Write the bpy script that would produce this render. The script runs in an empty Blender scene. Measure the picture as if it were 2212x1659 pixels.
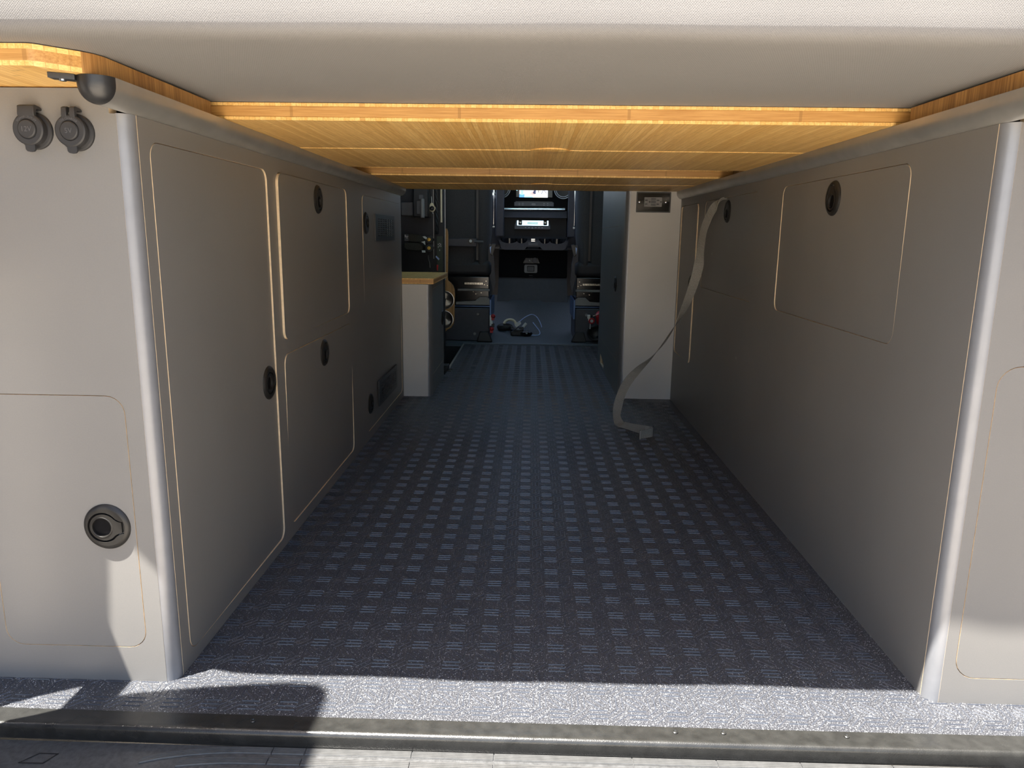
import bpy, bmesh, math, random
from mathutils import Vector, Matrix
from mathutils.geometry import tessellate_polygon
random.seed(7)
C = bpy.context
SC = C.scene
COL = SC.collection
PI = math.pi

# ---------------------------------------------------------------- camera
cam_data = bpy.data.cameras.new('camera')
cam = bpy.data.objects.new('camera', cam_data)
COL.objects.link(cam)
SC.camera = cam
cam_data.sensor_fit = 'HORIZONTAL'
cam_data.sensor_width = 36.0
cam_data.lens = 1576.95 / 2212 * 36.0
cam_data.clip_start = 0.02
cam_data.clip_end = 500
def aim(pitch, yaw, roll, pos):
    cp, sp, cy, sy = math.cos(pitch), math.sin(pitch), math.cos(yaw), math.sin(yaw)
    f = Vector((sy*cp, cy*cp, -sp)); r = Vector((cy, -sy, 0)); u = r.cross(f)
    cr, sr = math.cos(roll), math.sin(roll)
    r2 = cr*r + sr*u; u2 = -sr*r + cr*u
    m = Matrix((( r2.x, u2.x, -f.x, pos[0]), (r2.y, u2.y, -f.y, pos[1]), (r2.z, u2.z, -f.z, pos[2]), (0, 0, 0, 1)))
    cam.matrix_world = m
aim(0.201375, -0.022745, 0.013272, (-0.03706, -0.96289, 0.65794))

# ---------------------------------------------------------------- sky, sun, exposure
SUN_DIR = Vector((-1.0, -0.70, 3.5)).normalized()      # towards the sun
world = bpy.data.worlds.new('sky'); SC.world = world
world.use_nodes = True
wn = world.node_tree.nodes; wl = world.node_tree.links
sky = wn.new('ShaderNodeTexSky')
sky.sky_type = 'NISHITA'; sky.sun_disc = False
sky.sun_elevation = math.asin(SUN_DIR.z)
sky.sun_rotation = math.atan2(SUN_DIR.x, SUN_DIR.y)
sky.air_density = 1.0; sky.dust_density = 2.5
wl.new(sky.outputs[0], wn['Background'].inputs[0])
wn['Background'].inputs[1].default_value = 0.27
sun_data = bpy.data.lights.new('sun', 'SUN'); sun = bpy.data.objects.new('sun', sun_data); COL.objects.link(sun)
sun_data.energy = 17.0; sun_data.angle = math.radians(0.53); sun_data.color = (1.0, 0.95, 0.86)
sun.rotation_euler = (-SUN_DIR).to_track_quat('-Z', 'Y').to_euler()
sun.location = (-3, -3, 8)
SC.view_settings.view_transform = 'Standard'
SC.view_settings.look = 'None'
SC.view_settings.gamma = 1.0
SC.view_settings.use_curve_mapping = False
SC.view_settings.exposure = 1.0
SC.cycles.max_bounces = 10
SC.cycles.diffuse_bounces = 6

# ---------------------------------------------------------------- materials
class N:
    def __init__(s, name):
        s.m = bpy.data.materials.new(name); s.m.use_nodes = True
        s.t = s.m.node_tree; s.b = s.t.nodes['Principled BSDF']
    def n(s, typ, **kw):
        o = s.t.nodes.new('ShaderNode' + typ)
        for k, v in kw.items():
            if k == 'ins':
                for a, b in v.items(): o.inputs[a].default_value = b
            else: setattr(o, k, v)
        return o
    def l(s, a, b): s.t.links.new(a, b)
    def coord(s, scale=None, rot=None):
        tc = s.n('TexCoord')
        if scale is None: return tc.outputs['Object']
        mp = s.n('Mapping'); mp.inputs['Scale'].default_value = scale
        if rot: mp.inputs['Rotation'].default_value = rot
        s.l(tc.outputs['Object'], mp.inputs[0]); return mp.outputs[0]
    def math(s, op, a, b=None):
        o = s.n('Math', operation=op)
        for i, v in enumerate((a, b)):
            if v is None: continue
            if isinstance(v, (int, float)): o.inputs[i].default_value = v
            else: s.l(v, o.inputs[i])
        return o.outputs[0]
    def ramp(s, fac, stops):
        o = s.n('ValToRGB'); e = o.color_ramp.elements
        while len(e) < len(stops): e.new(0.5)
        for i, (p, c) in enumerate(stops):
            e[i].position = p; e[i].color = (*c, 1) if len(c) == 3 else c
        s.l(fac, o.inputs[0]); return o.outputs[0]
    def noise(s, vec, scale, detail=2.0, rough=0.5):
        o = s.n('TexNoise'); o.inputs['Scale'].default_value = scale
        o.inputs['Detail'].default_value = detail; o.inputs['Roughness'].default_value = rough
        s.l(vec, o.inputs['Vector']); return o.outputs[0]
    def mixc(s, fac, a, b, mode='MIX'):
        o = s.n('Mix', data_type='RGBA', blend_type=mode)
        for i, v in ((0, fac), (6, a), (7, b)):
            if isinstance(v, (int, float)): o.inputs[i].default_value = v
            elif isinstance(v, tuple): o.inputs[i].default_value = (*v, 1)
            else: s.l(v, o.inputs[i])
        return o.outputs[2]
    def bump(s, h, strength, dist=0.001):
        o = s.n('Bump'); o.inputs['Strength'].default_value = strength; o.inputs['Distance'].default_value = dist
        s.l(h, o.inputs['Height']); s.l(o.outputs[0], s.b.inputs['Normal'])

def scale3(c, k): return tuple(min(1, x*k) for x in c)
def plain(name, color, rough=0.5, metal=0.0, var=0.08, vscale=40, bump=0.0, bscale=600, spec=0.5, wear=0.0):
    s = N(name); v = s.coord()
    n1 = s.noise(v, vscale, 3)
    s.l(s.ramp(n1, [(0.3, scale3(color, 1-var)), (0.7, scale3(color, 1+var))]), s.b.inputs['Base Color'])
    s.b.inputs['Roughness'].default_value = rough
    s.b.inputs['Metallic'].default_value = metal
    s.b.inputs['Specular IOR Level'].default_value = spec
    if wear:
        r = s.noise(v, 9, 4)
        s.l(s.ramp(r, [(0.3, (rough-wear,)*3), (0.7, (rough+wear,)*3)]), s.b.inputs['Roughness'])
    if bump: s.bump(s.noise(v, bscale, 2), bump)
    return s.m

def emis(name, color, k):
    s = N(name); s.b.inputs['Base Color'].default_value = (0.01, 0.01, 0.01, 1)
    s.b.inputs['Emission Color'].default_value = (*color, 1); s.b.inputs['Emission Strength'].default_value = k
    s.b.inputs['Roughness'].default_value = 0.3
    return s.m

def bamboo(name, grain, strip, width, light=(0.80, 0.50, 0.19), dark=(0.58, 0.31, 0.085), joint=0.55, rough=0.42):
    """laminated bamboo: fibres along axis `grain`, strips laid side by side along axis `strip`"""
    s = N(name)
    sc = [70.0, 70.0, 70.0]; sc[grain] = 2.2
    v = s.coord(tuple(sc))
    fib = s.noise(v, 6.0, 4, 0.65)
    sx = s.n('SeparateXYZ'); s.l(s.coord(), sx.inputs[0])
    a = s.math('DIVIDE', sx.outputs[strip], width)
    idx = s.math('FLOOR', a)
    fr = s.math('FRACT', a)
    wn_ = s.n('TexWhiteNoise', noise_dimensions='1D'); s.l(idx, wn_.inputs['W'])
    tone = wn_.outputs['Value']
    fac = s.math('ADD', s.math('ADD', s.math('MULTIPLY', fib, 1.25), -0.22), s.math('MULTIPLY', s.math('SUBTRACT', tone, 0.5), 0.30))
    col = s.ramp(fac, [(0.22, dark), (0.62, light)])
    edge = s.math('LESS_THAN', s.math('ABSOLUTE', s.math('SUBTRACT', fr, 0.5)), 0.46)
    g = s.math('DIVIDE', sx.outputs[grain], 0.27)
    knuckle = s.math('LESS_THAN', s.math('FRACT', s.math('ADD', g, s.math('MULTIPLY', tone, 7.0))), 0.018)
    col = s.mixc(s.math('MULTIPLY', s.math('SUBTRACT', 1.0, edge), joint), col, scale3(dark, 0.55))
    col = s.mixc(s.math('MULTIPLY', knuckle, 0.45), col, scale3(dark, 0.6))
    s.l(col, s.b.inputs['Base Color'])
    s.b.inputs['Roughness'].default_value = rough
    s.bump(fib, 0.15, 0.0006)
    return s.m

def rubber(name):
    s = N(name); v = s.coord()
    big = s.noise(v, 3.0, 4)
    gr = s.noise(v, 560, 2, 0.6)
    glint_cells = s.n('TexVoronoi'); glint_cells.inputs['Scale'].default_value = 420; s.l(v, glint_cells.inputs['Vector'])
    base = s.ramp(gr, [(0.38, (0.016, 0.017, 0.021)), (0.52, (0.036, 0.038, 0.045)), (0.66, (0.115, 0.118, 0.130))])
    sp = s.n('SeparateColor'); s.l(glint_cells.outputs['Color'], sp.inputs[0])
    glint = s.math('MULTIPLY', s.ramp(glint_cells.outputs['Distance'], [(0.24, (1,)*3), (0.38, (0,)*3)]), s.math('GREATER_THAN', sp.outputs[0], 0.72))  # sparkle glints painted into the rubber's colour as pale spots
    col = s.mixc(glint, base, (0.42, 0.44, 0.47))
    s.l(col, s.b.inputs['Base Color'])
    s.b.inputs['Specular IOR Level'].default_value = 0.6
    s.l(s.ramp(big, [(0.3, (0.30,)*3), (0.7, (0.40,)*3)]), s.b.inputs['Roughness'])
    s.bump(s.ramp(gr, [(0.36, (0,)*3), (0.66, (1,)*3)]), 0.55, 0.0007)
    return s.m

def laminate(name, color, rough=0.42):
    s = N(name); v = s.coord()
    cloud = s.noise(v, 2.5, 4, 0.55)
    grain = s.noise(s.coord((1, 1, 1)), 500, 2)
    f = s.math('ADD', s.math('MULTIPLY', cloud, 0.75), s.math('MULTIPLY', grain, 0.25))
    s.l(s.ramp(f, [(0.3, scale3(color, 0.91)), (0.7, scale3(color, 1.08))]), s.b.inputs['Base Color'])
    s.b.inputs['Roughness'].default_value = rough
    s.b.inputs['Specular IOR Level'].default_value = 0.4
    s.bump(grain, 0.08, 0.0005)
    return s.m

def fabric(name, color):
    s = N(name); tc = s.coord()
    def wave(rot, sc):
        w = s.n('TexWave', wave_type='BANDS', bands_direction='X'); w.inputs['Scale'].default_value = sc
        w.inputs['Distortion'].default_value = 0.4; w.inputs['Detail'].default_value = 1.0; w.inputs['Detail Scale'].default_value = 3.0
        mp = s.n('Mapping'); mp.inputs['Rotation'].default_value = rot
        s.l(tc, mp.inputs[0]); s.l(mp.outputs[0], w.inputs['Vector']); return w.outputs['Fac']
    a = wave((0, 0.75, 0.3), 170.0); b = wave((0, -0.75, -0.3), 170.0)
    w = s.math('MAXIMUM', a, b)
    n1 = s.noise(tc, 900, 2)
    big = s.noise(tc, 5, 4)
    f = s.math('ADD', s.math('MULTIPLY', w, 0.35), s.math('ADD', s.math('MULTIPLY', n1, 0.45), s.math('MULTIPLY', big, 0.2)))
    s.l(s.ramp(f, [(0.3, scale3(color, 0.80)), (0.72, scale3(color, 1.18))]), s.b.inputs['Base Color'])
    s.b.inputs['Roughness'].default_value = 0.75
    s.b.inputs['Sheen Weight'].default_value = 0.08
    s.bump(s.math('ADD', w, s.math('MULTIPLY', n1, 1.5)), 0.22, 0.0006)
    return s.m

def glass(name, tint, gloss=0.08):
    s = N(name); t = s.t
    t.nodes.remove(s.b)
    tr = s.n('BsdfTransparent'); tr.inputs[0].default_value = (*tint, 1)
    gl = s.n('BsdfGlossy'); gl.inputs['Roughness'].default_value = 0.02
    mx = s.n('MixShader')
    fr = s.n('Fresnel'); fr.inputs[0].default_value = 1.3
    s.l(fr.outputs[0], mx.inputs[0]); s.l(tr.outputs[0], mx.inputs[1]); s.l(gl.outputs[0], mx.inputs[2])
    s.l(mx.outputs[0], t.nodes['Material Output'].inputs[0])
    return s.m

M = {}
M['panel'] = laminate('grey_laminate', (0.168, 0.163, 0.157))
M['stone_lifted'] = laminate('concrete_laminate_lifted', (0.52, 0.505, 0.48))  # mottled pale laminate; brightness added to its colour to lift far rear faces
M['ply'] = plain('bare_plywood_edge', (0.60, 0.47, 0.31), 0.6, var=0.12, vscale=90)
M['hollow'] = plain('cabinet_inside', (0.05, 0.045, 0.04), 0.8)
M['alum'] = plain('matte_aluminium', (0.45, 0.441, 0.415), 0.42, metal=0.75, var=0.06, vscale=25, wear=0.08)
M['trim_grey'] = plain('grey_corner_profile', (0.20, 0.205, 0.22), 0.40, metal=0.35, var=0.04)
M['black'] = plain('black_plastic', (0.018, 0.018, 0.019), 0.38, bump=0.1, bscale=900)
M['black_gloss'] = plain('black_gloss', (0.010, 0.010, 0.012), 0.16)
M['black_soft'] = plain('soft_black_rubber', (0.022, 0.022, 0.024), 0.55)
M['latch'] = plain('latch_black', (0.014, 0.013, 0.012), 0.46, spec=0.4)
M['deep_black'] = plain('recess_black', (0.005, 0.005, 0.006), 0.6, spec=0.08)
M['grey_plastic'] = plain('grey_plastic', (0.10, 0.10, 0.105), 0.5)
M['mid_grey'] = plain('mid_grey_plastic', (0.22, 0.215, 0.21), 0.45)
M['dark'] = plain('dark_trim', (0.018, 0.018, 0.022), 0.6)
M['dash'] = plain('dash_plastic', (0.048, 0.048, 0.060), 0.5, bump=0.2, bscale=500)
M['seat'] = plain('seat_fabric', (0.052, 0.050, 0.052), 0.85, var=0.2, vscale=250, bump=0.3, bscale=900)
M['carpet'] = plain('cab_floor_mat', (0.085, 0.10, 0.12), 0.5, var=0.15, vscale=120, bump=0.3, bscale=400)
M['black_chrome'] = plain('black_chrome', (0.045, 0.043, 0.04), 0.10, metal=1.0, var=0.03)
M['chrome'] = plain('bright_chrome', (0.80, 0.82, 0.85), 0.12, metal=1.0, var=0.02)
M['steel'] = plain('brushed_steel', (0.62, 0.58, 0.50), 0.25, metal=1.0, var=0.1)
def spun(name):
    s = N(name); s.b.inputs['Base Color'].default_value = (0.45, 0.43, 0.39, 1); s.b.inputs['Metallic'].default_value = 1.0
    s.b.inputs['Roughness'].default_value = 0.32; s.b.inputs['Anisotropic'].default_value = 0.9
    t = s.n('Tangent', direction_type='RADIAL', axis='Y'); s.l(t.outputs[0], s.b.inputs['Tangent'])
    s.bump(s.noise(s.coord(), 300, 2), 0.02, 0.0002); return s.m
M['spun'] = spun('spun_steel')
M['white'] = plain('white_plastic', (0.78, 0.77, 0.72), 0.4)
M['silver'] = plain('chrome_ring_painted_shine', (0.62, 0.65, 0.68), 0.3, metal=0.35)  # chrome rings; their bright reflection is put into a pale base colour
M['cream'] = plain('cream_plastic', (0.72, 0.64, 0.44), 0.45)
M['red'] = plain('red_plastic', (0.50, 0.02, 0.025), 0.3)
M['brass'] = plain('brass_snap', (0.75, 0.48, 0.10), 0.3, metal=0.6)
M['blue_tag'] = plain('pale_blue_tag', (0.42, 0.55, 0.85), 0.4)
M['green'] = plain('dark_green_plate', (0.035, 0.05, 0.035), 0.5)
M['olive'] = plain('dark_olive_fabric', (0.050, 0.045, 0.034), 0.85, var=0.2, vscale=200, bump=0.3, bscale=700)
M['print'] = plain('pale_print', (0.42, 0.42, 0.42), 0.5)
M['print_dim'] = plain('raised_grey_lettering', (0.085, 0.085, 0.09), 0.45)
M['blue_metal'] = plain('blue_painted_metal', (0.06, 0.12, 0.26), 0.3, metal=0.4)
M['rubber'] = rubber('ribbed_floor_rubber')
M['rib'] = plain('rubber_rib', (0.046, 0.051, 0.064), 0.28, var=0.15, vscale=300)
M['sill'] = plain('sill_plastic', (0.019, 0.019, 0.018), 0.28, var=0.25, vscale=60, bump=0.25, bscale=700, wear=0.06)
M['bumper'] = plain('bumper_plastic', (0.055, 0.056, 0.058), 0.40, var=0.3, vscale=150, bump=0.3, bscale=500)
M['tread'] = plain('step_pad', (0.064, 0.064, 0.064), 0.34, var=0.15, vscale=90, bump=0.15, bscale=500)
M['fabric'] = fabric('grey_mattress_fabric', (0.152, 0.147, 0.142))
M['webbing'] = plain('grey_webbing', (0.235, 0.222, 0.198), 0.7, var=0.12, vscale=300)
M['body'] = plain('white_van_paint', (0.72, 0.72, 0.70), 0.3, var=0.02)
M['lining'] = plain('grey_wall_lining', (0.20, 0.19, 0.18), 0.8)
M['ground'] = plain('dusty_ground', (0.47, 0.41, 0.335), 0.9, var=0.12, vscale=1.5)
M['glass'] = glass('tinted_glass', (0.96, 0.985, 0.99))
M['bam_y'] = bamboo('bamboo_ply_lengthwise', 1, 0, 0.0085, light=(0.86, 0.57, 0.21), dark=(0.66, 0.37, 0.10))
M['bam_x'] = bamboo('bamboo_ply_crosswise', 0, 1, 0.03, light=(0.55, 0.30, 0.09), dark=(0.40, 0.19, 0.045), joint=0.2)
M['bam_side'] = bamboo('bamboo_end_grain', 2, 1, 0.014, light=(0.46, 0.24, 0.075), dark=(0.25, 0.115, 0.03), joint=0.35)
M['bam_z'] = bamboo('bamboo_upright', 2, 0, 0.012, light=(0.66, 0.36, 0.13), dark=(0.42, 0.20, 0.06))
def frosted(name, tint):
    s = N(name); t = s.t; t.nodes.remove(s.b)
    tr = s.n('BsdfTranslucent'); tr.inputs[0].default_value = (*tint, 1)
    s.l(tr.outputs[0], t.nodes['Material Output'].inputs[0]); return s.m
M['vent_dome'] = frosted('frosted_teal_acrylic', (0.20, 0.34, 0.42))
M['scr_white'] = emis('screen_white', (0.86, 0.88, 1.0), 0.9)
M['scr_blue'] = emis('screen_blue', (0.10, 0.35, 0.95), 0.9)
M['scr_cyan'] = emis('screen_cyan', (0.35, 0.75, 0.95), 0.9)
M['scr_cream'] = emis('screen_cream', (1.0, 0.85, 0.62), 0.9)
M['scr_dark'] = emis('screen_dark', (0.05, 0.07, 0.16), 0.6)
M['scr_peach'] = emis('screen_peach', (0.75, 0.50, 0.48), 0.8)

# ---------------------------------------------------------------- mesh helpers
class MB:
    def __init__(s): s.v = []; s.f = []; s.mi = []
    def add(s, verts, faces, mi=0):
        o = len(s.v); s.v += [tuple(p) for p in verts]
        for f in faces: s.f.append(tuple(i+o for i in f)); s.mi.append(mi)
        return s
    def box(s, x0, x1, y0, y1, z0, z1, mi=0):
        v = [(x, y, z) for z in (z0, z1) for y in (y0, y1) for x in (x0, x1)]
        return s.add(v, [(0, 2, 3, 1), (4, 5, 7, 6), (0, 1, 5, 4), (2, 6, 7, 3), (0, 4, 6, 2), (1, 3, 7, 5)], mi)
    def prism(s, pts, P, d0, d1, mi=0, mside=None):
        """closed 2-D outline pushed from depth d0 to d1; P(a, b, d) gives the point"""
        return s.plate(pts, [], P, d0, d1, mi, mi if mside is None else mside)
    def plate(s, outer, holes, P, d0, d1, mi=0, mside=None, back=True):
        if mside is None: mside = mi
        loops = [outer] + holes
        flat = [p for l in loops for p in l]
        tris = tessellate_polygon([[Vector((a, b, 0)) for a, b in l] for l in loops])
        n = len(flat)
        s.add([P(a, b, d1) for a, b in flat], [tuple(t) for t in tris], mi)
        if back: s.add([P(a, b, d0) for a, b in flat], [tuple(reversed(t)) for t in tris], mi)
        for l in loops:
            m = len(l)
            s.add([P(a, b, d0) for a, b in l] + [P(a, b, d1) for a, b in l],
                  [(i, (i+1) % m, m+(i+1) % m, m+i) for i in range(m)], mside)
        return s
    def lathe(s, prof, n=32, mi=0, T=None, cap0=False, cap1=False):
        """prof: (radius, height) about local Z; T: matrix"""
        T = T or Matrix.Identity(4)
        vs = [T @ Vector((r*math.cos(2*PI*k/n), r*math.sin(2*PI*k/n), h)) for r, h in prof for k in range(n)]
        fs = [(i*n+k, i*n+(k+1) % n, (i+1)*n+(k+1) % n, (i+1)*n+k) for i in range(len(prof)-1) for k in range(n)]
        if cap0: fs.append(tuple(range(n-1, -1, -1)))
        if cap1: fs.append(tuple((len(prof)-1)*n+k for k in range(n)))
        return s.add(vs, fs, mi)
    def tube(s, pts, r, n=8, mi=0, closed=False):
        pts = [Vector(p) for p in pts]; m = len(pts)
        rs = r if isinstance(r, (list, tuple)) else [r]*m
        prev = None; vs = []
        for i, p in enumerate(pts):
            if closed: t = pts[(i+1) % m]-pts[i-1]
            else: t = pts[min(i+1, m-1)]-pts[max(i-1, 0)]
            t.normalize()
            if prev is None: a = t.orthogonal().normalized()
            else: a = (prev - t*prev.dot(t)).normalized()
            prev = a; b = t.cross(a)
            vs += [p + rs[i]*(math.cos(2*PI*k/n)*a + math.sin(2*PI*k/n)*b) for k in range(n)]
        L = m if closed else m-1
        fs = [(i*n+k, i*n+(k+1) % n, ((i+1) % m)*n+(k+1) % n, ((i+1) % m)*n+k) for i in range(L) for k in range(n)]
        if not closed: fs += [tuple(range(n-1, -1, -1)), tuple((m-1)*n+k for k in range(n))]
        return s.add(vs, fs, mi)
    def sphere(s, c, r, n=16, m=8, mi=0, sq=(1, 1, 1)):
        vs = []; fs = []
        for j in range(m+1):
            th = PI*j/m
            for k in range(n):
                vs.append((c[0]+sq[0]*r*math.sin(th)*math.cos(2*PI*k/n), c[1]+sq[1]*r*math.sin(th)*math.sin(2*PI*k/n), c[2]+sq[2]*r*math.cos(th)))
        for j in range(m):
            for k in range(n): fs.append((j*n+k, (j+1)*n+k, (j+1)*n+(k+1) % n, j*n+(k+1) % n))
        return s.add(vs, fs, mi)
    def grid(s, rows, mi=0, flip=False):
        n = len(rows[0]); vs = [p for r in rows for p in r]
        fs = []
        for i in range(len(rows)-1):
            for k in range(n-1):
                q = (i*n+k, i*n+k+1, (i+1)*n+k+1, (i+1)*n+k)
                fs.append(tuple(reversed(q)) if flip else q)
        return s.add(vs, fs, mi)
    def mesh(s, name, mats, off=(0, 0, 0), smooth=0.6):
        me = bpy.data.meshes.new(name)
        o = Vector(off)
        me.from_pydata([Vector(p)-o for p in s.v], [], s.f)
        for m in (mats if isinstance(mats, (list, tuple)) else [mats]): me.materials.append(M[m])
        me.polygons.foreach_set('material_index', s.mi)
        bm = bmesh.new(); bm.from_mesh(me)
        bmesh.ops.remove_doubles(bm, verts=bm.verts, dist=1e-6)
        bmesh.ops.recalc_face_normals(bm, faces=bm.faces)
        bm.to_mesh(me); bm.free()
        if smooth:
            me.polygons.foreach_set('use_smooth', [True]*len(me.polygons))
            me.set_sharp_from_angle(angle=smooth)
        me.update()
        return me

def link(name, me, parent=None, loc=(0, 0, 0), bevel=0.0, seg=2):
    o = bpy.data.objects.new(name, me); COL.objects.link(o)
    if parent is not None: o.parent = parent
    o.location = loc
    if bevel:
        b = o.modifiers.new('soft_edges', 'BEVEL'); b.width = bevel; b.segments = seg; b.limit_method = 'ANGLE'; b.angle_limit = 0.7
        b.harden_normals = False
    return o
BASE = {}
def thing(name, label, cat, loc=(0, 0, 0), group=None):
    o = bpy.data.objects.new(name, None); COL.objects.link(o); o.location = loc
    o.empty_display_size = 0.05
    o['label'] = label; o['category'] = cat
    if group: o['group'] = group
    BASE[o.name] = Vector(loc)
    return o
def part(name, mb, mats, parent, bevel=0.0, label=None, smooth=0.6, seg=2):
    base = BASE[parent.name]
    o = link(name, mb.mesh(name, mats, base, smooth), parent, (0, 0, 0), bevel, seg)
    BASE[o.name] = base
    if label: o['label'] = label
    return o
def solo(name, mb, mats, label, cat, loc=(0, 0, 0), bevel=0.0, group=None, smooth=0.6):
    o = link(name, mb.mesh(name, mats, loc, smooth), None, loc, bevel)
    o['label'] = label; o['category'] = cat
    if group: o['group'] = group
    BASE[o.name] = Vector(loc)
    return o
def struct(name, mb, mats, label=None, cat=None, bevel=0.0, smooth=0.6):
    o = link(name, mb.mesh(name, mats, (0, 0, 0), smooth), None, (0, 0, 0), bevel)
    o['kind'] = 'structure'
    if label: o['label'] = label
    o['category'] = cat or name.split('_')[0]
    BASE[o.name] = Vector((0, 0, 0))
    return o

def rr(a0, b0, a1, b1, r, seg=6):
    pts = []
    for cx, cy, t0 in ((a1-r, b0+r, -PI/2), (a1-r, b1-r, 0), (a0+r, b1-r, PI/2), (a0+r, b0+r, PI)):
        for k in range(seg+1):
            t = t0 + PI/2*k/seg
            pts.append((cx+r*math.cos(t), cy+r*math.sin(t)))
    return pts
def rect(a0, b0, a1, b1): return [(a0, b0), (a1, b0), (a1, b1), (a0, b1)]
def circ(cx, cy, r, n=28): return [(cx+r*math.cos(2*PI*k/n), cy+r*math.sin(2*PI*k/n)) for k in range(n)]
def px_plane(x, sgn=1): return lambda a, b, d: (x+sgn*d, a, b)          # a = y, b = z
def py_plane(y, sgn=-1): return lambda a, b, d: (a, y+sgn*d, b)         # a = x, b = z
def pz_plane(z, sgn=1): return lambda a, b, d: (a, b, z+sgn*d)          # a = x, b = y
def frame_mat(normal, up, pos):
    n = Vector(normal).normalized(); u = Vector(up).normalized(); r = u.cross(n)
    return Matrix(((r.x, u.x, n.x, pos[0]), (r.y, u.y, n.y, pos[1]), (r.z, u.z, n.z, pos[2]), (0, 0, 0, 1)))

# ================================================================ SETTING
# ground outside
b = MB(); b.grid([[(x, y, -0.62) for x in (-40, -10, 10, 40)] for y in (-40, -10, 10, 40)])
struct('ground', b, 'ground', 'pale dusty ground outside the van', 'ground')

# cargo floor (with the doorway notch on one side)
b = MB()
outl = [(-0.92, -0.075), (0.92, -0.075), (0.92, 3.45), (-0.435, 3.45), (-0.435, 2.45), (-0.92, 2.45)]
b.plate(outl, [], pz_plane(0.0), -0.02, 0.0)
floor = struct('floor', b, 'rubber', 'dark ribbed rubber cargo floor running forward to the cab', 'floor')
# raised bars of the rubber: four orientations in a basket pattern
b = MB()
pitch = 0.055; L = 0.0130; W = 0.0006; H = 0.0010
def bar(cx, cy, ang, H=0.0011):
    ca, sa = math.cos(ang), math.sin(ang)
    def q(a, w, z): return (cx+a*ca-w*sa, cy+a*sa+w*ca, z)
    vs = [q(-L, -W*1.5, 0), q(L, -W*1.5, 0), q(L, W*1.5, 0), q(-L, W*1.5, 0), q(-L*.96, -W*.7, H), q(L*.96, -W*.7, H), q(L*.96, W*.7, H), q(-L*.96, W*.7, H)]
    b.add(vs, [(4, 5, 6, 7), (0, 1, 5, 4), (1, 2, 6, 5), (2, 3, 7, 6), (3, 0, 4, 7)])
for j in range(-6, 64):
    for i in range(-17, 18):
        for (ox, oy, ang) in ((0, 0, 0), (.5, 0, PI/4), (0, .5, -PI/4), (.5, .5, PI/2)):
            x = -0.04+(i+ox)*pitch; y = 0.061+(j+oy)*pitch
            if y < -0.058 or y > 3.42 or abs(x) > 0.86: continue
            if y > 0.02 and abs(x) > 0.535: continue
            if y > 2.4 and x < -0.41: continue
            if y > 1.95 and x > 0.40: continue
            for k in (-1, 0, 1):
                dx, dy = -math.sin(ang)*k*0.0088, math.cos(ang)*k*0.0088
                bar(x+dx, y+dy, ang, 0.0012 if ang == 0 else 0.0006)
me = bpy.data.meshes.new('floor_rib'); me.from_pydata(b.v, [], b.f); me.materials.append(M['rib']); me.update()
o = link('floor_rib', me, floor); o['kind'] = 'stuff'

# sill strip over the rear edge of the floor: flat, rounded over, short drop
prof = [(-0.075, 0.0012), (-0.090, 0.0016), (-0.098, 0.0025)] + [(-0.1045-0.007*math.sin(PI/2*k/8), -0.0035+0.007*math.cos(PI/2*k/8)) for k in range(9)] + [(-0.1115, -0.018), (-0.109, -0.023), (-0.109, -0.05), (-0.07, -0.05), (-0.07, 0.0)]
b = MB(); rows = []
for k in range(24):
    x = -0.92+1.84*k/23; bow = 0.0 + 0.004*(1-(x/0.92)**2) + 0.012*0*(x)
    rows.append([(x, y-bow+0.006, z) for y, z in prof])
b.grid(rows)
sill = struct('trim_1', b, 'sill', 'dusty plastic sill strip across the rear edge of the floor', 'trim')
b = MB()
for (x, y) in ((-0.405, -0.086), (0.17, -0.084), (0.235, -0.083), (0.40, -0.083)):
    b.lathe([(0.0038, 0), (0.0038, 0.001), (0.0028, 0.0018), (0.0022, 0.0008), (0.0, 0.0008)], 12, T=Matrix.Translation((x, y, 0.0018)))
part('sill_screw', b, 'sill', sill)

# van shell: side walls with cab windows, roof with vent, windscreen
def wall(name, x, sgn):
    b = MB()
    outer = [(-0.16, -0.35), (4.75, -0.35), (5.6, -0.2), (5.6, 0.95), (4.95, 1.62), (4.7, 1.86), (-0.16, 1.86)]
    hole = [[(3.7, 0.95), (5.2, 0.95), (5.05, 1.25), (4.7, 1.66), (3.7, 1.66)]]
    b.plate(outer, hole, px_plane(x, sgn), 0, 0.03, 0, 1)
    o = struct(name, b, ['lining', 'dark'], 'inner van wall on the side of the %s' % ('power sockets' if sgn < 0 else 'hanging strap'), 'wall')
    g = MB(); g.plate(hole[0], [], px_plane(x, sgn), 0.012, 0.016)
    gl = part('window_pane', g, 'glass', o)
    return o
wall('wall_left', -0.90, -1); wall('wall_right', 0.90, 1)
b = MB(); b.plate(rect(-0.92, -0.16, 0.92, 4.7), [rect(-0.25, 2.35, 0.25, 2.95)[::-1]], pz_plane(1.86), 0, 0.04)
rf = struct('ceiling', b, 'lining', 'grey lined van roof', 'ceiling')
b = MB(); b.grid([[(-0.25, 2.35, 1.875), (0.25, 2.35, 1.875)], [(-0.25, 2.95, 1.875), (0.25, 2.95, 1.875)]]); part('vent_pane', b, 'vent_dome', rf)
b = MB()
b.add([(-0.88, 5.6, 0.95), (0.88, 5.6, 0.95), (0.88, 4.7, 1.85), (-0.88, 4.7, 1.85), (-0.88, 5.602, 0.952), (0.88, 5.602, 0.952), (0.88, 4.702, 1.852), (-0.88, 4.702, 1.852)],
      [(0, 1, 2, 3), (7, 6, 5, 4), (0, 4, 5, 1), (2, 6, 7, 3), (1, 5, 6, 2), (0, 3, 7, 4)])
struct('window_1', b, 'glass', 'windscreen of the van', 'window')
b = MB(); b.box(-0.92, 0.92, 5.25, 5.6, -0.3, 0.95)
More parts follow.
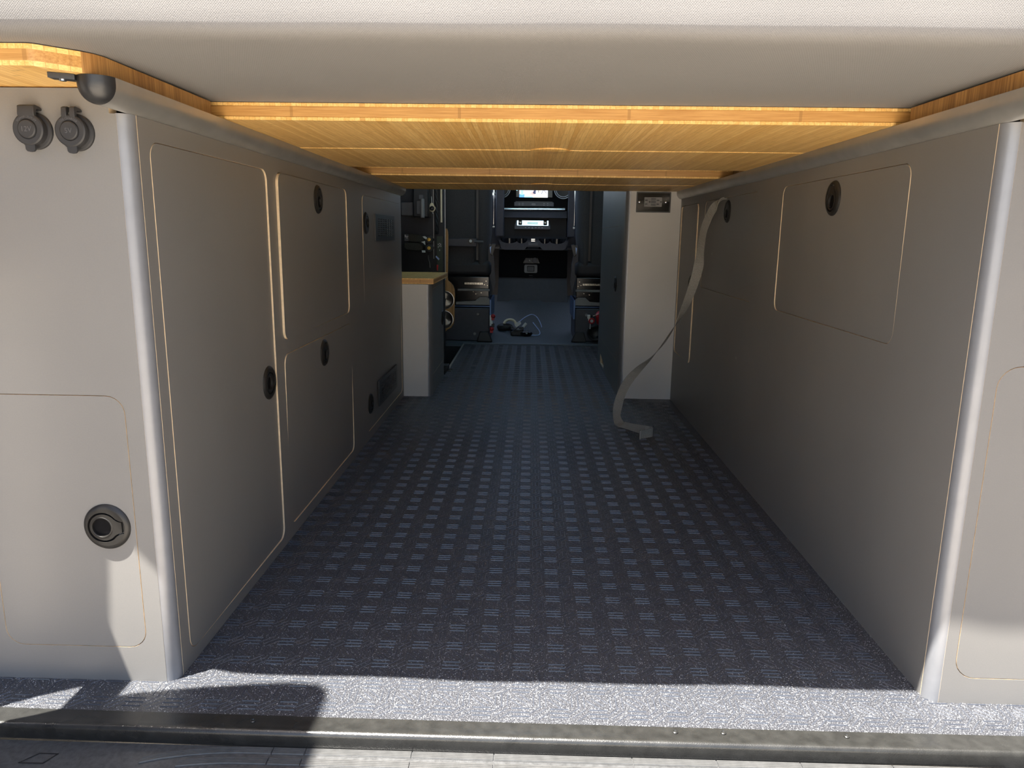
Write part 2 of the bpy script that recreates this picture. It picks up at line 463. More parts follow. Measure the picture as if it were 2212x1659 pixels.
struct('wall_front', b, 'dark', 'dark bulkhead below the windscreen', 'wall')
# rear pillars, leaning inwards with height
def pillar(name, s):
    b = MB()
    def P(z): return (0.848+0.093*(0.92-z)) if z < 0.95 else 0.848-0.06*(z-0.95)
    rows = []
    for z in (-0.35, 0.0, 0.4, 0.95, 1.4, 1.9):
        x = P(z)
        rows.append([(s*x, -0.15, z), (s*(x+0.01), -0.12, z), (s*0.99, -0.10, z), (s*0.99, -0.19, z), (s*(x+0.075), -0.19, z), (s*(x+0.004), -0.152, z), (s*x, -0.15, z)])
    b.grid(rows)
    return struct(name, b, 'body', 'white rear door pillar on the side of the %s' % ('power sockets' if s < 0 else 'hanging strap'), 'trim')
pillar('trim_2', -1); pillar('trim_3', 1)
b = MB(); b.box(-0.95, 0.95, -0.19, -0.12, 1.84, 1.95)
struct('trim_4', b, 'body', 'white lintel above the rear doors', 'trim')
# unseen open rear doors; outline shaped to cast the shadow edge on the floor
def rear_door(name, s, arm):
    b = MB()
    edge = [(-0.15, -0.45), (-0.16, 0.2), (-0.178, 0.66), (-0.186, 0.781), (-0.205, 0.918), (-0.233, 1.113), (-0.272, 1.369), (-0.305, 1.56), (-0.332, 1.679), (-0.36, 1.738), (-0.395, 1.752)]
    out = edge + [(-0.95, 1.75), (-1.0, 1.65), (-1.0, -0.40), (-0.95, -0.45)]
    b.plate(out, [], px_plane(s*0.817, s), 0.0, 0.012)
    o = struct(name, b, 'dark', 'unseen rear van door swung open, shaped for its shade, on the side of the %s' % ('power sockets' if s < 0 else 'hanging strap'), 'door', bevel=0.002)
    a = MB(); a.box(min(s*0.829, s*0.853), max(s*0.829, s*0.853), -0.215, -0.125, 0.585, 0.74)
    part('hinge_shade_block', a, 'body', o, bevel=0.006)  # block added unseen to fill the sun gap between door and pillar with shade
    return o
rear_door('door_1', -1, True); rear_door('shade_door_2', 1, True)  # strap-side door added unseen and dark to dim the panel beside it

# step bumper
bump_t = thing('step_bumper', 'black plastic rear bumper with ribbed step pads below the sill', 'bumper', (0, -0.2, -0.3))
b = MB(); rows = []
for k in range(31):
    x = -1.0+2.0*k/30
    c = max(0, abs(x)-0.62)
    rows.append([(x, -0.1075-0.0, -0.021), (x, -0.20+c*c*.3, -0.022), (x, -0.235+c*c*.5, -0.030), (x, -0.25+c*c*.6, -0.06), (x, -0.25+c*c*.6, -0.3)])
b.grid(rows); part('bumper_shell', b, 'bumper', bump_t)
joints = [-0.535, -0.369, -0.325, -0.183, -0.074, 0.109, 0.220, 0.33, 0.45, 0.60]
def curve_y(x, lane):
    # the bands sweep rearward at the left end
    k = max(0, -x-0.40)
    return k*k*1.25 + max(0, k-0.12)*0.1
for i in range(len(joints)-1):
    for lane, (ya, yb) in enumerate(((-0.1095, -0.1215), (-0.1285, -0.141), (-0.148, -0.162))):
        b = MB(); nr = 4 if lane < 2 else 5
        x0, x1 = joints[i]+0.0008, joints[i+1]-0.0008
        xs = [x0+(x1-x0)*k/8 for k in range(9)]
        if x0 < -0.5 and lane: xs = [x0+0.05*lane+(x1-x0-0.05*lane)*k/8 for k in range(9)]
        sec = []
        for r in range(nr):
            t0 = ya+(yb-ya)*r/nr; t1 = ya+(yb-ya)*(r+0.62)/nr; t2 = ya+(yb-ya)*(r+0.80)/nr; t3 = ya+(yb-ya)*(r+1.0)/nr
            sec += [(t0, -0.0192), (t1, -0.0192), (t2, -0.0205), (t3, -0.0205)]
        sec = [(ya, -0.022)]+sec+[(yb, -0.022)]
        rows = [[(x, y-curve_y(x, lane), z) for y, z in sec] for x in xs]
        b.grid(rows); part('tread_pad', b, 'tread', bump_t, smooth=0)
b = MB(); b.plate([(-0.690, -0.150), (-0.674, -0.131), (-0.648, -0.131), (-0.657, -0.150)], [[(-0.6875, -0.1488), (-0.673, -0.1322), (-0.6505, -0.1322), (-0.6585, -0.1488)][::-1]], pz_plane(-0.0212), 0, 0.0006)
part('cover_groove', b, 'black_gloss', bump_t)

# ================================================================ CABINETS
PULL = None
def keyhole(k=1.0, cx=0.0, cy=-0.0035):
    """outline of the pull, tab towards +b"""
    R = 0.0205*k; w = 0.0085*k; top = 0.0225*k
    pts = []
    a0 = math.asin(min(0.99, (w+0.004)/R))
    n = 26
    for i in range(n+1):
        t = PI/2 + a0 + (2*PI-2*a0)*i/n
        pts.append((cx+R*math.cos(t), cy+R*math.sin(t)))
    pts += [(cx+w+0.0012, cy+R*1.02), (cx+w, cy+R+0.004), (cx+w, top), (cx+w-0.001, top+0.0012), (cx-w+0.001, top+0.0012), (cx-w, top), (cx-w, cy+R+0.004), (cx-w-0.0012, cy+R*1.02)]
    return pts
def make_latch_meshes():
    P = lambda a, b_, d: (a, b_, d)
    R = 0.0335
    b = MB()
    kh = keyhole(1.09)
    outer = circ(0, 0, R-0.006, 40)
    b.plate(outer, [kh[::-1]], P, 0.001, 0.0052, back=False)
    b.lathe([(R, -0.0005), (R, 0.0012), (R-0.0015, 0.0032), (R-0.0035, 0.0046), (R-0.006, 0.0052)], 40)
    bez = b.mesh('latch_bezel', ['latch'])
    b = MB(); hole = circ(0, -0.006, 0.0135, 26)
    b.plate(keyhole(0.96), [hole[::-1]], P, 0.001, 0.0046, back=False)
    b.lathe([(0.0155, 0.0046), (0.0148, 0.0051), (0.0142, 0.0050), (0.0135, 0.0042)], 26, T=Matrix.Translation((0, -0.006, 0)))
    pull = b.mesh('latch_pull', ['latch'])
    b = MB(); b.lathe([(0.0245, 0.0006), (0.0190, 0.0006), (0.0136, 0.0008), (0.009, 0.0008), (0.0001, 0.0008)], 26, T=Matrix.Translation((0, -0.006, 0)))  # near-flat dish; shade of a deep recess put into its black colour
    cup = b.mesh('finger_cup', ['deep_black'])
    return bez, pull, cup
LATCH = make_latch_meshes()
def latch(door, normal, up, pos):
    a_, c_ = (pos[0], pos[2]) if abs(normal[1]) > 0.5 else (pos[1], pos[2])
    m = frame_mat(normal, up, Vector(FIT[door.name](a_, c_, 0.0))-BASE[door.name])
    for nm, me in zip(('latch_bezel', 'latch_pull', 'finger_cup'), LATCH):
        o = bpy.data.objects.new(nm, me); COL.objects.link(o); o.parent = door; o.matrix_local = m

GAP = 0.0011; FIT = {}
def cabinet_door(parent, P, r, lab=None, rad=0.022, fit=(0.0, 0.0, 0.0), thick=0.013):
    """fit: how proud the door sits (centre, change to the a1 edge, change to the top edge)"""
    ac, bc, aw, bh = (r[0]+r[2])/2, (r[1]+r[3])/2, (r[2]-r[0])/2, (r[3]-r[1])/2
    off = lambda a, c: fit[0]+fit[1]*(a-ac)/aw+fit[2]*(c-bc)/bh
    Q = lambda a, c, d: P(a, c, d+off(a, c))
    b = MB(); b.plate(rr(r[0]+GAP, r[1]+GAP, r[2]-GAP, r[3]-GAP, rad-GAP), [], Q, -thick, 0.0, 0, 1)
    o = part('door', b, ['panel', 'ply'], parent, label=lab)
    FIT[o.name] = Q
    return o

# ---- cabinet along the left wall
cabL = thing('storage_cabinet', 'long grey storage cabinet with four latched doors and two vent grilles', 'cabinet', (-0.72, 1.0, 0))
PL = px_plane(-0.55, 1)
dL = [(0.045, 0.021, 0.488, 0.775), (0.536, 0.435, 1.110, 0.775), (0.536, 0.027, 1.115, 0.405), (1.298, 0.027, 1.945, 0.771)]
b = MB(); b.plate(rect(0.0185, 0.0, 1.97, 0.8030), [rr(*r, 0.022)[::-1] for r in dL], PL, -0.018, 0.0, 0, 1)
part('side_panel', b, ['panel', 'ply'], cabL)
dR = (-0.80, 0.055, -0.591, 0.435)
PRL = py_plane(0.0, -1)
b = MB(); b.plate([(-0.895, 0.0), (-0.5665, 0.0), (-0.5665, 0.8025), (-0.575, 0.8025), (-0.575, 0.8325), (-0.895, 0.8325)], [rr(*dR, 0.026)[::-1]], PRL, -0.018, 0.0, 0, 1)
part('rear_panel', b, ['panel', 'ply'], cabL)
b = MB(); b.box(-0.895, -0.578, 0.022, 1.965, 0.002, 0.829); part('carcass', b, 'hollow', cabL)
def corner(parent, cx, cy, r, z0, z1, t0, name='corner_trim', mat='trim_grey', nseg=10):
    """quarter-round aluminium corner profile"""
    b = MB(); arc = [(cx+r*math.cos(t0+PI/2*k/nseg), cy+r*math.sin(t0+PI/2*k/nseg)) for k in range(nseg+1)]
    b.plate(arc+[(cx, cy)], [], pz_plane(z0), 0, z1-z0)
    return part(name, b, mat, parent)
corner(cabL, -0.5675, 0.0175, 0.0173, 0.0, 0.803, -PI/2)
d1 = cabinet_door(cabL, PL, dL[0], fit=(-0.0012, -0.0018, 0)); latch(d1, (1, 0, 0), (0, 1, 0), (-0.55, 0.447, 0.364))
d2 = cabinet_door(cabL, PL, dL[1], fit=(0.001, -0.0038, 0.0003)); latch(d2, (1, 0, 0), (0, 0, 1), (-0.55, 0.824, 0.735))
d3 = cabinet_door(cabL, PL, dL[2], fit=(-0.0004, -0.0002, 0.0022)); latch(d3, (1, 0, 0), (0, 0, 1), (-0.55, 0.829, 0.364))
d4 = cabinet_door(cabL, PL, dL[3], 'door with two black vent grilles and two latches', fit=(-0.0004, 0, 0.0016))
latch(d4, (1, 0, 0), (0, -1, 0), (-0.55, 1.338, 0.688)); latch(d4, (1, 0, 0), (0, -1, 0), (-0.55, 1.350, 0.112))
for zc in (0.676, 0.120):
    b = MB(); y0, y1, z0, z1 = 1.462, 1.797, zc-0.0435, zc+0.0435
    holes = []
    ncol, nrow = 7, 9
    gy0, gy1, gz0, gz1 = y0+0.032, y1-0.025, z0+0.014, z1-0.012
    for i in range(ncol):
        for j in range(nrow):
            a = gy0+(gy1-gy0)*i/ncol; c = gz0+(gz1-gz0)*j/nrow
            holes.append(rect(a+0.006, c+0.002, a+(gy1-gy0)/ncol-0.004, c+(gz1-gz0)/nrow-0.0018)[::-1])
    b.plate(rect(y0, z0, y1, z1), holes, PL, 0.001, 0.006)
    part('vent_grille', b, 'black', d4, label='black slotted vent grille')
    b = MB(); b.box(-0.5496, -0.5490, gy0, gy1, gz0, gz1); part('vent_backing', b, 'hollow', d4)
    b = MB(); b.box(-0.5489, -0.5480, gy1-0.085, gy1-0.004, gz0+0.002, gz1-0.002); part('vent_liner', b, 'white', d4)
dr = cabinet_door(cabL, PRL, dR, 'rear-facing door with a black flush pull', 0.026)
latch(dr, (0, -1, 0), (1, 0, 0), (-0.632, 0.0, 0.244))

# ---- cabinet along the right wall
cabR = thing('storage_cabinet', 'long grey storage cabinet with a big square door, the loose strap hanging on it', 'cabinet', (0.72, 1.0, 0))
PR = px_plane(0.55, -1)
eR = [(0.224, 0.490, 0.812, 0.776), (0.998, 0.490, 1.586, 0.777), (1.680, 0.205, 1.985, 0.776)]
b = MB(); b.plate(rect(0.0185, 0.0, 1.999, 0.8030), [rr(*r, 0.022)[::-1] for r in eR], PR, -0.018, 0.0, 0, 1)
part('side_panel', b, ['panel', 'ply'], cabR)
eRR = (0.583, 0.040, 0.82, 0.497)
b = MB(); b.plate([(0.5665, 0.0), (0.895, 0.0), (0.895, 0.8325), (0.575, 0.8325), (0.575, 0.8025), (0.5665, 0.8025)], [rr(*eRR, 0.030)[::-1]], PRL, -0.018, 0.0, 0, 1)
part('rear_panel', b, ['panel', 'ply'], cabR)
b = MB(); b.box(0.578, 0.895, 0.022, 1.995, 0.002, 0.829); part('carcass', b, 'hollow', cabR)
corner(cabR, 0.5675, 0.0175, 0.0173, 0.0, 0.803, PI)
e1 = cabinet_door(cabR, PR, eR[0], fit=(-0.0006, -0.0008, 0.0006)); latch(e1, (-1, 0, 0), (0, 0, 1), (0.55, 0.515, 0.736))
e2 = cabinet_door(cabR, PR, eR[1], fit=(-0.0006, 0, 0)); latch(e2, (-1, 0, 0), (0, 0, 1), (0.55, 1.295, 0.735))
e3 = cabinet_door(cabR, PR, eR[2], fit=(0, -0.0038, 0)); latch(e3, (-1, 0, 0), (0, -1, 0), (0.55, 1.722, 0.490))
er = cabinet_door(cabR, PRL, eRR, 'rear-facing door with rounded corners', 0.030)
for (y, z, w) in ((1.094, 0.325, 0.010), (1.453, 0.607, 0.009)):
    b = MB(); b.lathe([(1.0, 0.0), (0.6, 0.5), (0.0, 0.7)], 14, T=Matrix.Translation((0.55, y, z)) @ Matrix.Rotation(-PI/2, 4, 'Y') @ Matrix.Diagonal((0.004, w, 0.0008, 1)))
    part('scuff_mark', b, 'mid_grey', cabR, label='pale scuff on the panel')

# ---- half-round aluminium rails along the cabinet tops
def rail(x, s, y0, y1, lab):
    t = thing('support_rail', lab, 'rail', (x, 1.0, 0.81))
    r = 0.0218; zc = 0.8335; h = 0.0085
    def sec(rr_): return [(x-rr_, zc)] + [(x+rr_*math.cos(PI+PI*k/20), zc-h+rr_*math.sin(PI+PI*k/20)) for k in range(0, 21)] + [(x+rr_, zc)]
    b = MB(); b.plate(sec(r), [], lambda a, z, d: (a, y0+d, z), 0, y1-y0)
    part('rail_profile', b, 'alum', t)
    b = MB(); rows = []
    for j in range(8):
        th = PI/2*j/7.3; k_ = math.cos(th); yy = y0-0.020*math.sin(th)
        rows.append([(x+(a-x)*k_*1.01, yy, zc-(zc-c)*(0.35+0.65*k_)*1.01) for a, c in sec(r)])
    b.grid(rows); b.add(rows[-1], [tuple(range(len(rows[-1])))])
    cap = part('end_cap', b, 'black', t, label='black rounded end cap')
    b = MB(); b.plate([(x-s*0.016, y0-0.018), (x-s*0.040, y0-0.030), (x-s*0.041, y0-0.016), (x-s*0.020, y0-0.002)], [], pz_plane(0.8335), -0.006, 0)
    part('fixing_tab', b, 'black', t)
    b = MB(); b.lathe([(0.004, 0), (0.004, -0.002), (0.0, -0.0025)], 12, T=Matrix.Translation((x-s*0.030, y0-0.018, 0.8278)))
    part('screw', b, 'chrome', t)
    return t
rail(-0.552, 1, -0.060, 1.985, 'matte aluminium half-round rail above the cabinet with vent grilles')
rail(0.552, -1, -0.060, 1.998, 'matte aluminium half-round rail above the cabinet with the loose strap')

# ---- bamboo ledges on top of the cabinets
def ledge(s, lab):
    t = thing('bamboo_ledge', lab, 'ledge', (s*0.7, 0.06, 0.834))
    r = 0.03
    xi, yf = 0.5435, -0.118
    pts = [(0.90, yf), (xi+0.052, yf)]
    pts += [(xi+0.052-0.012*math.sin(PI/4*k/3), yf+0.006*(1-math.cos(PI/4*k/3))*2) for k in (1, 2, 3)]
    pts += [(xi+0.012, yf+0.036), (xi+0.004, yf+0.048), (xi, yf+0.062), (xi, 0.236), (0.90, 0.236)]
    pts = [(s*a, c) for a, c in pts]
    for nm, z0, z1, m in (('lower_ply', 0.834, 0.8395, 'bam_y'), ('core_ply', 0.8395, 0.8515, 'bam_x'), ('upper_ply', 0.8515, 0.857, 'bam_y')):
        b = MB(); b.plate(pts, [], pz_plane(0), z0, z1)
        for k, f in enumerate(b.f):           # the flank along the passage shows end grain
            n_ = (Vector(b.v[f[1]])-Vector(b.v[f[0]])).cross(Vector(b.v[f[2]])-Vector(b.v[f[0]]))
            if abs(n_.x) > 0.8*n_.length: b.mi[k] = 1
        part(nm, b, [m, 'bam_side'], t)
    return t
ledge(-1, 'bamboo ledge with rounded corner above the two black power sockets')
ledge(1, 'bamboo ledge strip above the cabinet with the loose strap')
# narrower packing strips between the bed boards
def strip(s, lab):
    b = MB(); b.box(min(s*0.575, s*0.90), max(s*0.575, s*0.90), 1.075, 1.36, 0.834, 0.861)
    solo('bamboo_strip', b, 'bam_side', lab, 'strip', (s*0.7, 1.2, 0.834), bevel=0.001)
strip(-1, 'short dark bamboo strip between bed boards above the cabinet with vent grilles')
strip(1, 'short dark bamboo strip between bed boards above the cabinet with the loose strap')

# ---- bed boards: three plies each
def board(y0, y1, lab, dz=0.0):
    t = thing('bed_board', lab, 'board', (0, (y0+y1)/2, 0.834))
    x = 0.592
    for nm, z0, z1, m in (('lower_ply', 0.834, 0.8395, 'bam_y'), ('core_ply', 0.8395, 0.8555, 'bam_x'), ('upper_ply', 0.8555, 0.861, 'bam_y')):
        b = MB(); b.box(-x, x, y0, y1, z0+dz, z1+dz)
        part(nm, b, m, t, bevel=0.0006, seg=1)
    return t
board(0.262, 0.6425, 'front bamboo bed board nearest the tailgate under the mattress')
board(0.6455, 1.070, 'second bamboo bed board from the tailgate behind the first seam', -0.0012)
board(1.365, 1.682, 'third bamboo bed board beyond the gap')
board(1.685, 2.035, 'farthest bamboo bed board over the tall grey cabinet', -0.0012)
for y, lab in ((0.644, 'round wooden plug in the first bed board seam'), (1.6835, 'small round wooden plug in the farther bed board seam')):
    b = MB(); b.lathe([(0.041, 0.0), (0.041, -0.0022), (0.039, -0.003), (0.0, -0.003)], 40, T=Matrix.Translation((0.0, y, 0.834)))
    solo('seam_plug', b, 'bam_y', lab, 'plug', (0, y, 0.834), group=None)

# ---- mattress
b = MB(); rows = []
prof = [(1.9, 0.8625), (1.2, 0.8625), (0.7, 0.8623), (0.35, 0.8623), (0.2, 0.8612), (0.05, 0.8598), (-0.06, 0.8583), (-0.10, 0.8576), (-0.124, 0.8579), (-0.136, 0.8592), (-0.144, 0.8622), (-0.1485, 0.8668), (-0.1496, 0.873), (-0.1502, 0.886), (-0.1510, 0.905), (-0.1520, 0.935), (-0.1470, 0.968), (-0.120, 0.988), (-0.07, 1.0), (0.2, 1.005), (1.9, 1.005), (1.9, 0.8625)]
for k in range(61):
    x = -0.87+1.74*k/60
    w = 0.0016*math.sin(x*9+1)+0.0012*math.sin(x*23+0.5)
    cr = max(0, abs(x)-0.70); cr = 2.6*cr*cr
    rows.append([(x, y+(cr*max(0, min(1, (0.3-y)/0.4)))+(w*1.2 if y < -0.12 else 0)+0.004*x*(1 if y < -0.1 else 0), max(0.8574, z+(w*0.6 if (y < -0.08 and z < 0.9) else 0))) for y, z in prof])
b.grid(rows)
for r in (rows[0], rows[-1]):
    b.add(r[:-1], [tuple(range(len(r)-1))])
solo('mattress', b, 'fabric', 'grey woven fabric mattress overhanging the bamboo bed boards', 'mattress', (0, 0.9, 0.8623), smooth=1.2)

# ---- counter cabinet further forward on the left
wing = thing('counter_cabinet', 'low grey cabinet with a bamboo counter top beside the doorway', 'cabinet', (-0.66, 2.2, 0))
b = MB(); b.box(-0.895, -0.450, 1.972, 1.99, 0.0, 0.459); part('rear_panel', b, 'stone_lifted', wing)
b = MB(); b.plate(rect(1.990, 0.0, 2.395, 0.459), [rr(2.02, 0.085, 2.385, 0.44, 0.012)[::-1]], px_plane(-0.434, 1), -0.016, 0.0, 0, 1); part('side_panel', b, ['panel', 'ply'], wing)
b = MB(); b.box(-0.895, -0.452, 1.992, 2.39, 0.003, 0.457); part('carcass', b, 'hollow', wing)
corner(wing, -0.4515, 1.9895, 0.0173, 0.0, 0.459, -PI/2)
wd = cabinet_door(wing, px_plane(-0.434, 1), (2.02, 0.085, 2.385, 0.44), None, 0.012)
latch(wd, (1, 0, 0), (0, 0, 1), (-0.434, 2.345, 0.285))
for nm, z0, z1, m in (('counter_lower_ply', 0.4605, 0.465, 'bam_y'), ('counter_core_ply', 0.465, 0.478, 'bam_x'), ('counter_upper_ply', 0.478, 0.483, 'bam_y')):
    b = MB(); b.box(-0.895, -0.4235, 1.9725, 2.47, z0, z1); part(nm, b, m, wing, bevel=0.0006, seg=1)

# ---- tall cabinet on the right
tall = thing('tall_cabinet', 'tall pale grey cabinet with a black outlet plate in its rear face', 'cabinet', (0.6, 2.45, 0))
b = MB(); b.box(0.3525, 0.895, 2.0, 2.018, 0.0, 0.8325); part('rear_panel', b, 'stone_lifted', tall)
b = MB(); b.plate([(2.0175, 0.0), (2.95, 0.0), (2.95, 1.80), (2.04, 1.80), (2.04, 0.8325), (2.0175, 0.8325)], [rr(2.10, 0.14, 2.93, 0.70, 0.012)[::-1], [(2.62, 0.012), (2.80, 0.012), (2.80, 0.06), (2.62, 0.035)][::-1]], px_plane(0.335, -1), -0.016, 0.0, 0, 1)
part('side_panel', b, ['panel', 'ply'], tall)
b = MB(); b.box(0.353, 0.895, 2.04, 2.94, 0.003, 1.80); part('carcass', b, 'hollow', tall)
b = MB(); b.box(0.36, 0.895, 2.04, 2.06, 0.83, 1.80); part('upper_panel', b, 'panel', tall)
corner(tall, 0.3525, 2.0175, 0.0173, 0.0, 0.8325, PI)
td = cabinet_door(tall, px_plane(0.335, -1), (2.10, 0.14, 2.93, 0.70), None, 0.012)
latch(td, (-1, 0, 0), (0, 0, 1), (0.335, 2.24, 0.455))
b = MB(); b.box(0.345, 0.352, 2.60, 2.81, 0.01, 0.09); part('base_block', b, 'bam_y', tall)


# ---- outlet plate on the tall cabinet
out_t = thing('outlet_plate', 'shiny black outlet plate with a grey double socket under the bed boards', 'outlet', (0.441, 2.0, 0.79))
PO = py_plane(2.0, -1)
b = MB(); b.plate(rr(0.374, 0.7515, 0.508, 0.8300, 0.002), [rr(0.3785, 0.756, 0.5035, 0.8255, 0.002)[::-1]], PO, 0, 0.005); part('frame', b, 'black', out_t)
b = MB(); b.plate(rr(0.3785, 0.756, 0.5035, 0.8255, 0.002), [], PO, 0, 0.003); part('face_plate', b, 'black_chrome', out_t, label='mirror-black face plate')
b = MB(); b.plate(rr(0.4045, 0.7735, 0.4735, 0.8095, 0.002), [], PO, 0.003, 0.0065); part('receptacle', b, 'mid_grey', out_t, bevel=0.0006, seg=1)
for x in (0.4125, 0.4575):
    for z in (0.7835, 0.798):
        b = MB(); b.box(x-0.005, x+0.005, 1.9930, 1.9936, z-0.0018, z+0.0018); part('slot', b, 'black_gloss', out_t)
for x in (0.4255, 0.4695):
    b = MB(); b.lathe([(0.0033, 0), (0.0033, 0.0004), (0, 0.0004)], 14, T=frame_mat((0, -1, 0), (0, 0, 1), (x, 1.9936, 0.7915))); part('ground_hole', b, 'black_gloss', out_t)
for z0, z1 in ((0.7995, 0.8065), (0.787, 0.797), (0.777, 0.7845)):
    b = MB(); b.box(0.4305, 0.4495, 1.9915, 1.9936, z0, z1); part('test_button', b, 'grey_plastic', out_t, bevel=0.0005, seg=1)
for x in (0.3865, 0.4895):
    b = MB(); b.lathe([(0.0045, 0), (0.0045, 0.001), (0.003, 0.002), (0, 0.0022)], 14, T=frame_mat((0, -1, 0), (0, 0, 1), (x, 1.997, 0.7915))); part('screw', b, 'chrome', out_t)

# ---- capped power sockets on the left rear panel
def text_mesh(s, size, radius=None, ang0=0.0):
    cu = bpy.data.curves.new('lettering', 'FONT'); cu.body = s; cu.size = size; cu.align_x = 'CENTER'; cu.align_y = 'CENTER'; cu.extrude = 0.00025
    o = bpy.data.objects.new('lettering', cu); COL.objects.link(o)
    C.view_layer.update()
    me = bpy.data.meshes.new_from_object(o.evaluated_get(C.evaluated_depsgraph_get()))
    bpy.data.objects.remove(o); bpy.data.curves.remove(cu)
    if radius:
        for v in me.vertices:
            r = radius+v.co.y; t = PI/2-v.co.x/radius
            v.co = (r*math.cos(t), r*math.sin(t), v.co.z)
    me.materials.clear(); me.materials.append(M['print_dim'])
    return me
def socket(x, z, word, arc, lab, twin):
    t = thing('power_socket', lab, 'socket', (x, 0, z), 'capped power sockets')
    T = frame_mat((0, -1, 0), (0, 0, 1), (x, 0, z))
    b = MB(); b.lathe([(0.0228, 0.0), (0.0228, 0.003), (0.0215, 0.0046), (0.0185, 0.005), (0.0180, 0.0105), (0.0, 0.0105)], 36, T=T); part('flange', b, 'black_soft', t)
    Tc = T @ Matrix.Translation((0, 0.0005, 0.0))
    b = MB(); b.lathe([(0.0, 0.0106), (0.0190, 0.0106), (0.0198, 0.0125), (0.0194, 0.0155), (0.0178, 0.0168), (0.0125, 0.0168), (0.0118, 0.0160), (0.0112, 0.0182), (0.0100, 0.0192), (0.0, 0.0192)], 36, T=Tc); part('cap', b, 'black_soft', t)
    P = lambda a, b_, d: tuple(T @ Vector((a, b_, d)))
    b = MB()
    xs = ((-0.0105, 0.0105),) if not twin else ((-0.0085, -0.002), (0.002, 0.0085))
    for a0, a1 in xs:
        sec = [(0.016, 0.0168), (0.0215, 0.0175), (0.0285, 0.0165), (0.0300, 0.0125), (0.0290, 0.004), (0.0275, 0.0), (0.0245, 0.0), (0.0250, 0.010), (0.021, 0.0120), (0.016, 0.0115)]
        b.plate(sec, [], lambda u, w, d: P(d, u, w), a0, a1)
    part('hinge_strap', b, 'black_soft', t, bevel=0.0006, seg=1)
    b = MB(); b.plate([(-0.0065, -0.0165), (0.0065, -0.0165), (0.006, -0.0240), (0.004, -0.0262), (0, -0.027), (-0.004, -0.0262), (-0.006, -0.0240)][::-1], [], P, 0.0118, 0.0150); part('pull_tab', b, 'black_soft', t)
    for s_, sz, rad in ((word, 0.0088, None), (arc, 0.0036, 0.0150)):
        me = text_mesh(s_, sz, rad)
        o = bpy.data.objects.new('lettering', me); COL.objects.link(o); o.parent = t
        o.matrix_local = frame_mat((0, -1, 0), (0, 0, 1), (0, -0.0193 if rad is None else -0.0169, 0 if rad is None else 0.0))
socket(-0.6715, 0.780, '12V', 'POWER OUTLET', 'capped black socket marked 12V under the bamboo ledge', False)
socket(-0.6180, 0.7785, '5V', 'USB CHARGER', 'capped black socket marked 5V nearer the corner profile', True)

# ---- webbing strap hanging from the right cabinet
path = [((0.5455, 1.300, 0.774), (0.05, -1, 0.2)), ((0.532, 1.312, 0.768), (0.15, -1, 0.3)), ((0.516, 1.338, 0.743), (0.5, -0.85, 0.3)), ((0.506, 1.352, 0.714), (0.42, -0.9, 0.1)), ((0.500, 1.372, 0.681), (0.38, -0.92, 0)),
        ((0.500, 1.394, 0.634), (0.45, -0.9, 0)), ((0.5025, 1.413, 0.592), (0.62, -0.78, 0)), ((0.502, 1.425, 0.562), (0.97, -0.2, 0.15)), ((0.4965, 1.440, 0.520), (1, 0.1, -0.1)), ((0.4885, 1.455, 0.478), (0.95, 0.3, -0.2)), ((0.4775, 1.472, 0.434), (0.80, 0.55, -0.25)),
        ((0.464, 1.490, 0.390), (0.45, 0.85, -0.15)), ((0.446, 1.508, 0.345), (0.1, 1.0, 0.0)), ((0.418, 1.526, 0.293), (0.05, 1.0, -0.1)), ((0.384, 1.541, 0.246), (0.22, 0.9, -0.35)), ((0.350, 1.553, 0.208), (0.45, 0.6, -0.65)), ((0.322, 1.566, 0.170), (0.72, 0.2, -0.6)),
        ((0.302, 1.578, 0.131), (0.92, 0.0, -0.3)), ((0.290, 1.588, 0.090), (0.97, 0.0, -0.15)), ((0.2835, 1.592, 0.050), (0.9, -0.4, 0.0)), ((0.283, 1.585, 0.022), (0.75, -0.65, 0.1)), ((0.290, 1.555, 0.0065), (0.55, -0.83, 0.0)), ((0.306, 1.510, 0.0095), (0.35, -0.7, 0.6)), ((0.330, 1.470, 0.0145), (0.1, -0.35, 0.95)), ((0.356, 1.442, 0.0165), (0.0, 0, 1)), ((0.378, 1.428, 0.0165), (0, 0, 1)),
        ((0.3835, 1.420, 0.0165), (0, 0, 1)), ((0.380, 1.411, 0.0165), (0, 0, 1)), ((0.360, 1.396, 0.0155), (0, -0.1, 1)), ((0.340, 1.384, 0.0150), (-0.1, -0.2, 0.95))]
def spline(vals, n):
    out = []; m = len(vals)
    for i in range(m-1):
        p0, p1, p2, p3 = vals[max(i-1, 0)], vals[i], vals[i+1], vals[min(i+2, m-1)]
        for k in range(n):
            t = k/n
            out.append(0.5*((2*p1)+(p2-p0)*t+(2*p0-5*p1+4*p2-p3)*t*t+(3*p1-p0-3*p2+p3)*t**3))
    out.append(vals[-1]); return out
pp = spline([Vector(p) for p, w in path], 16); ww = spline([Vector(w).normalized() for p, w in path], 16)
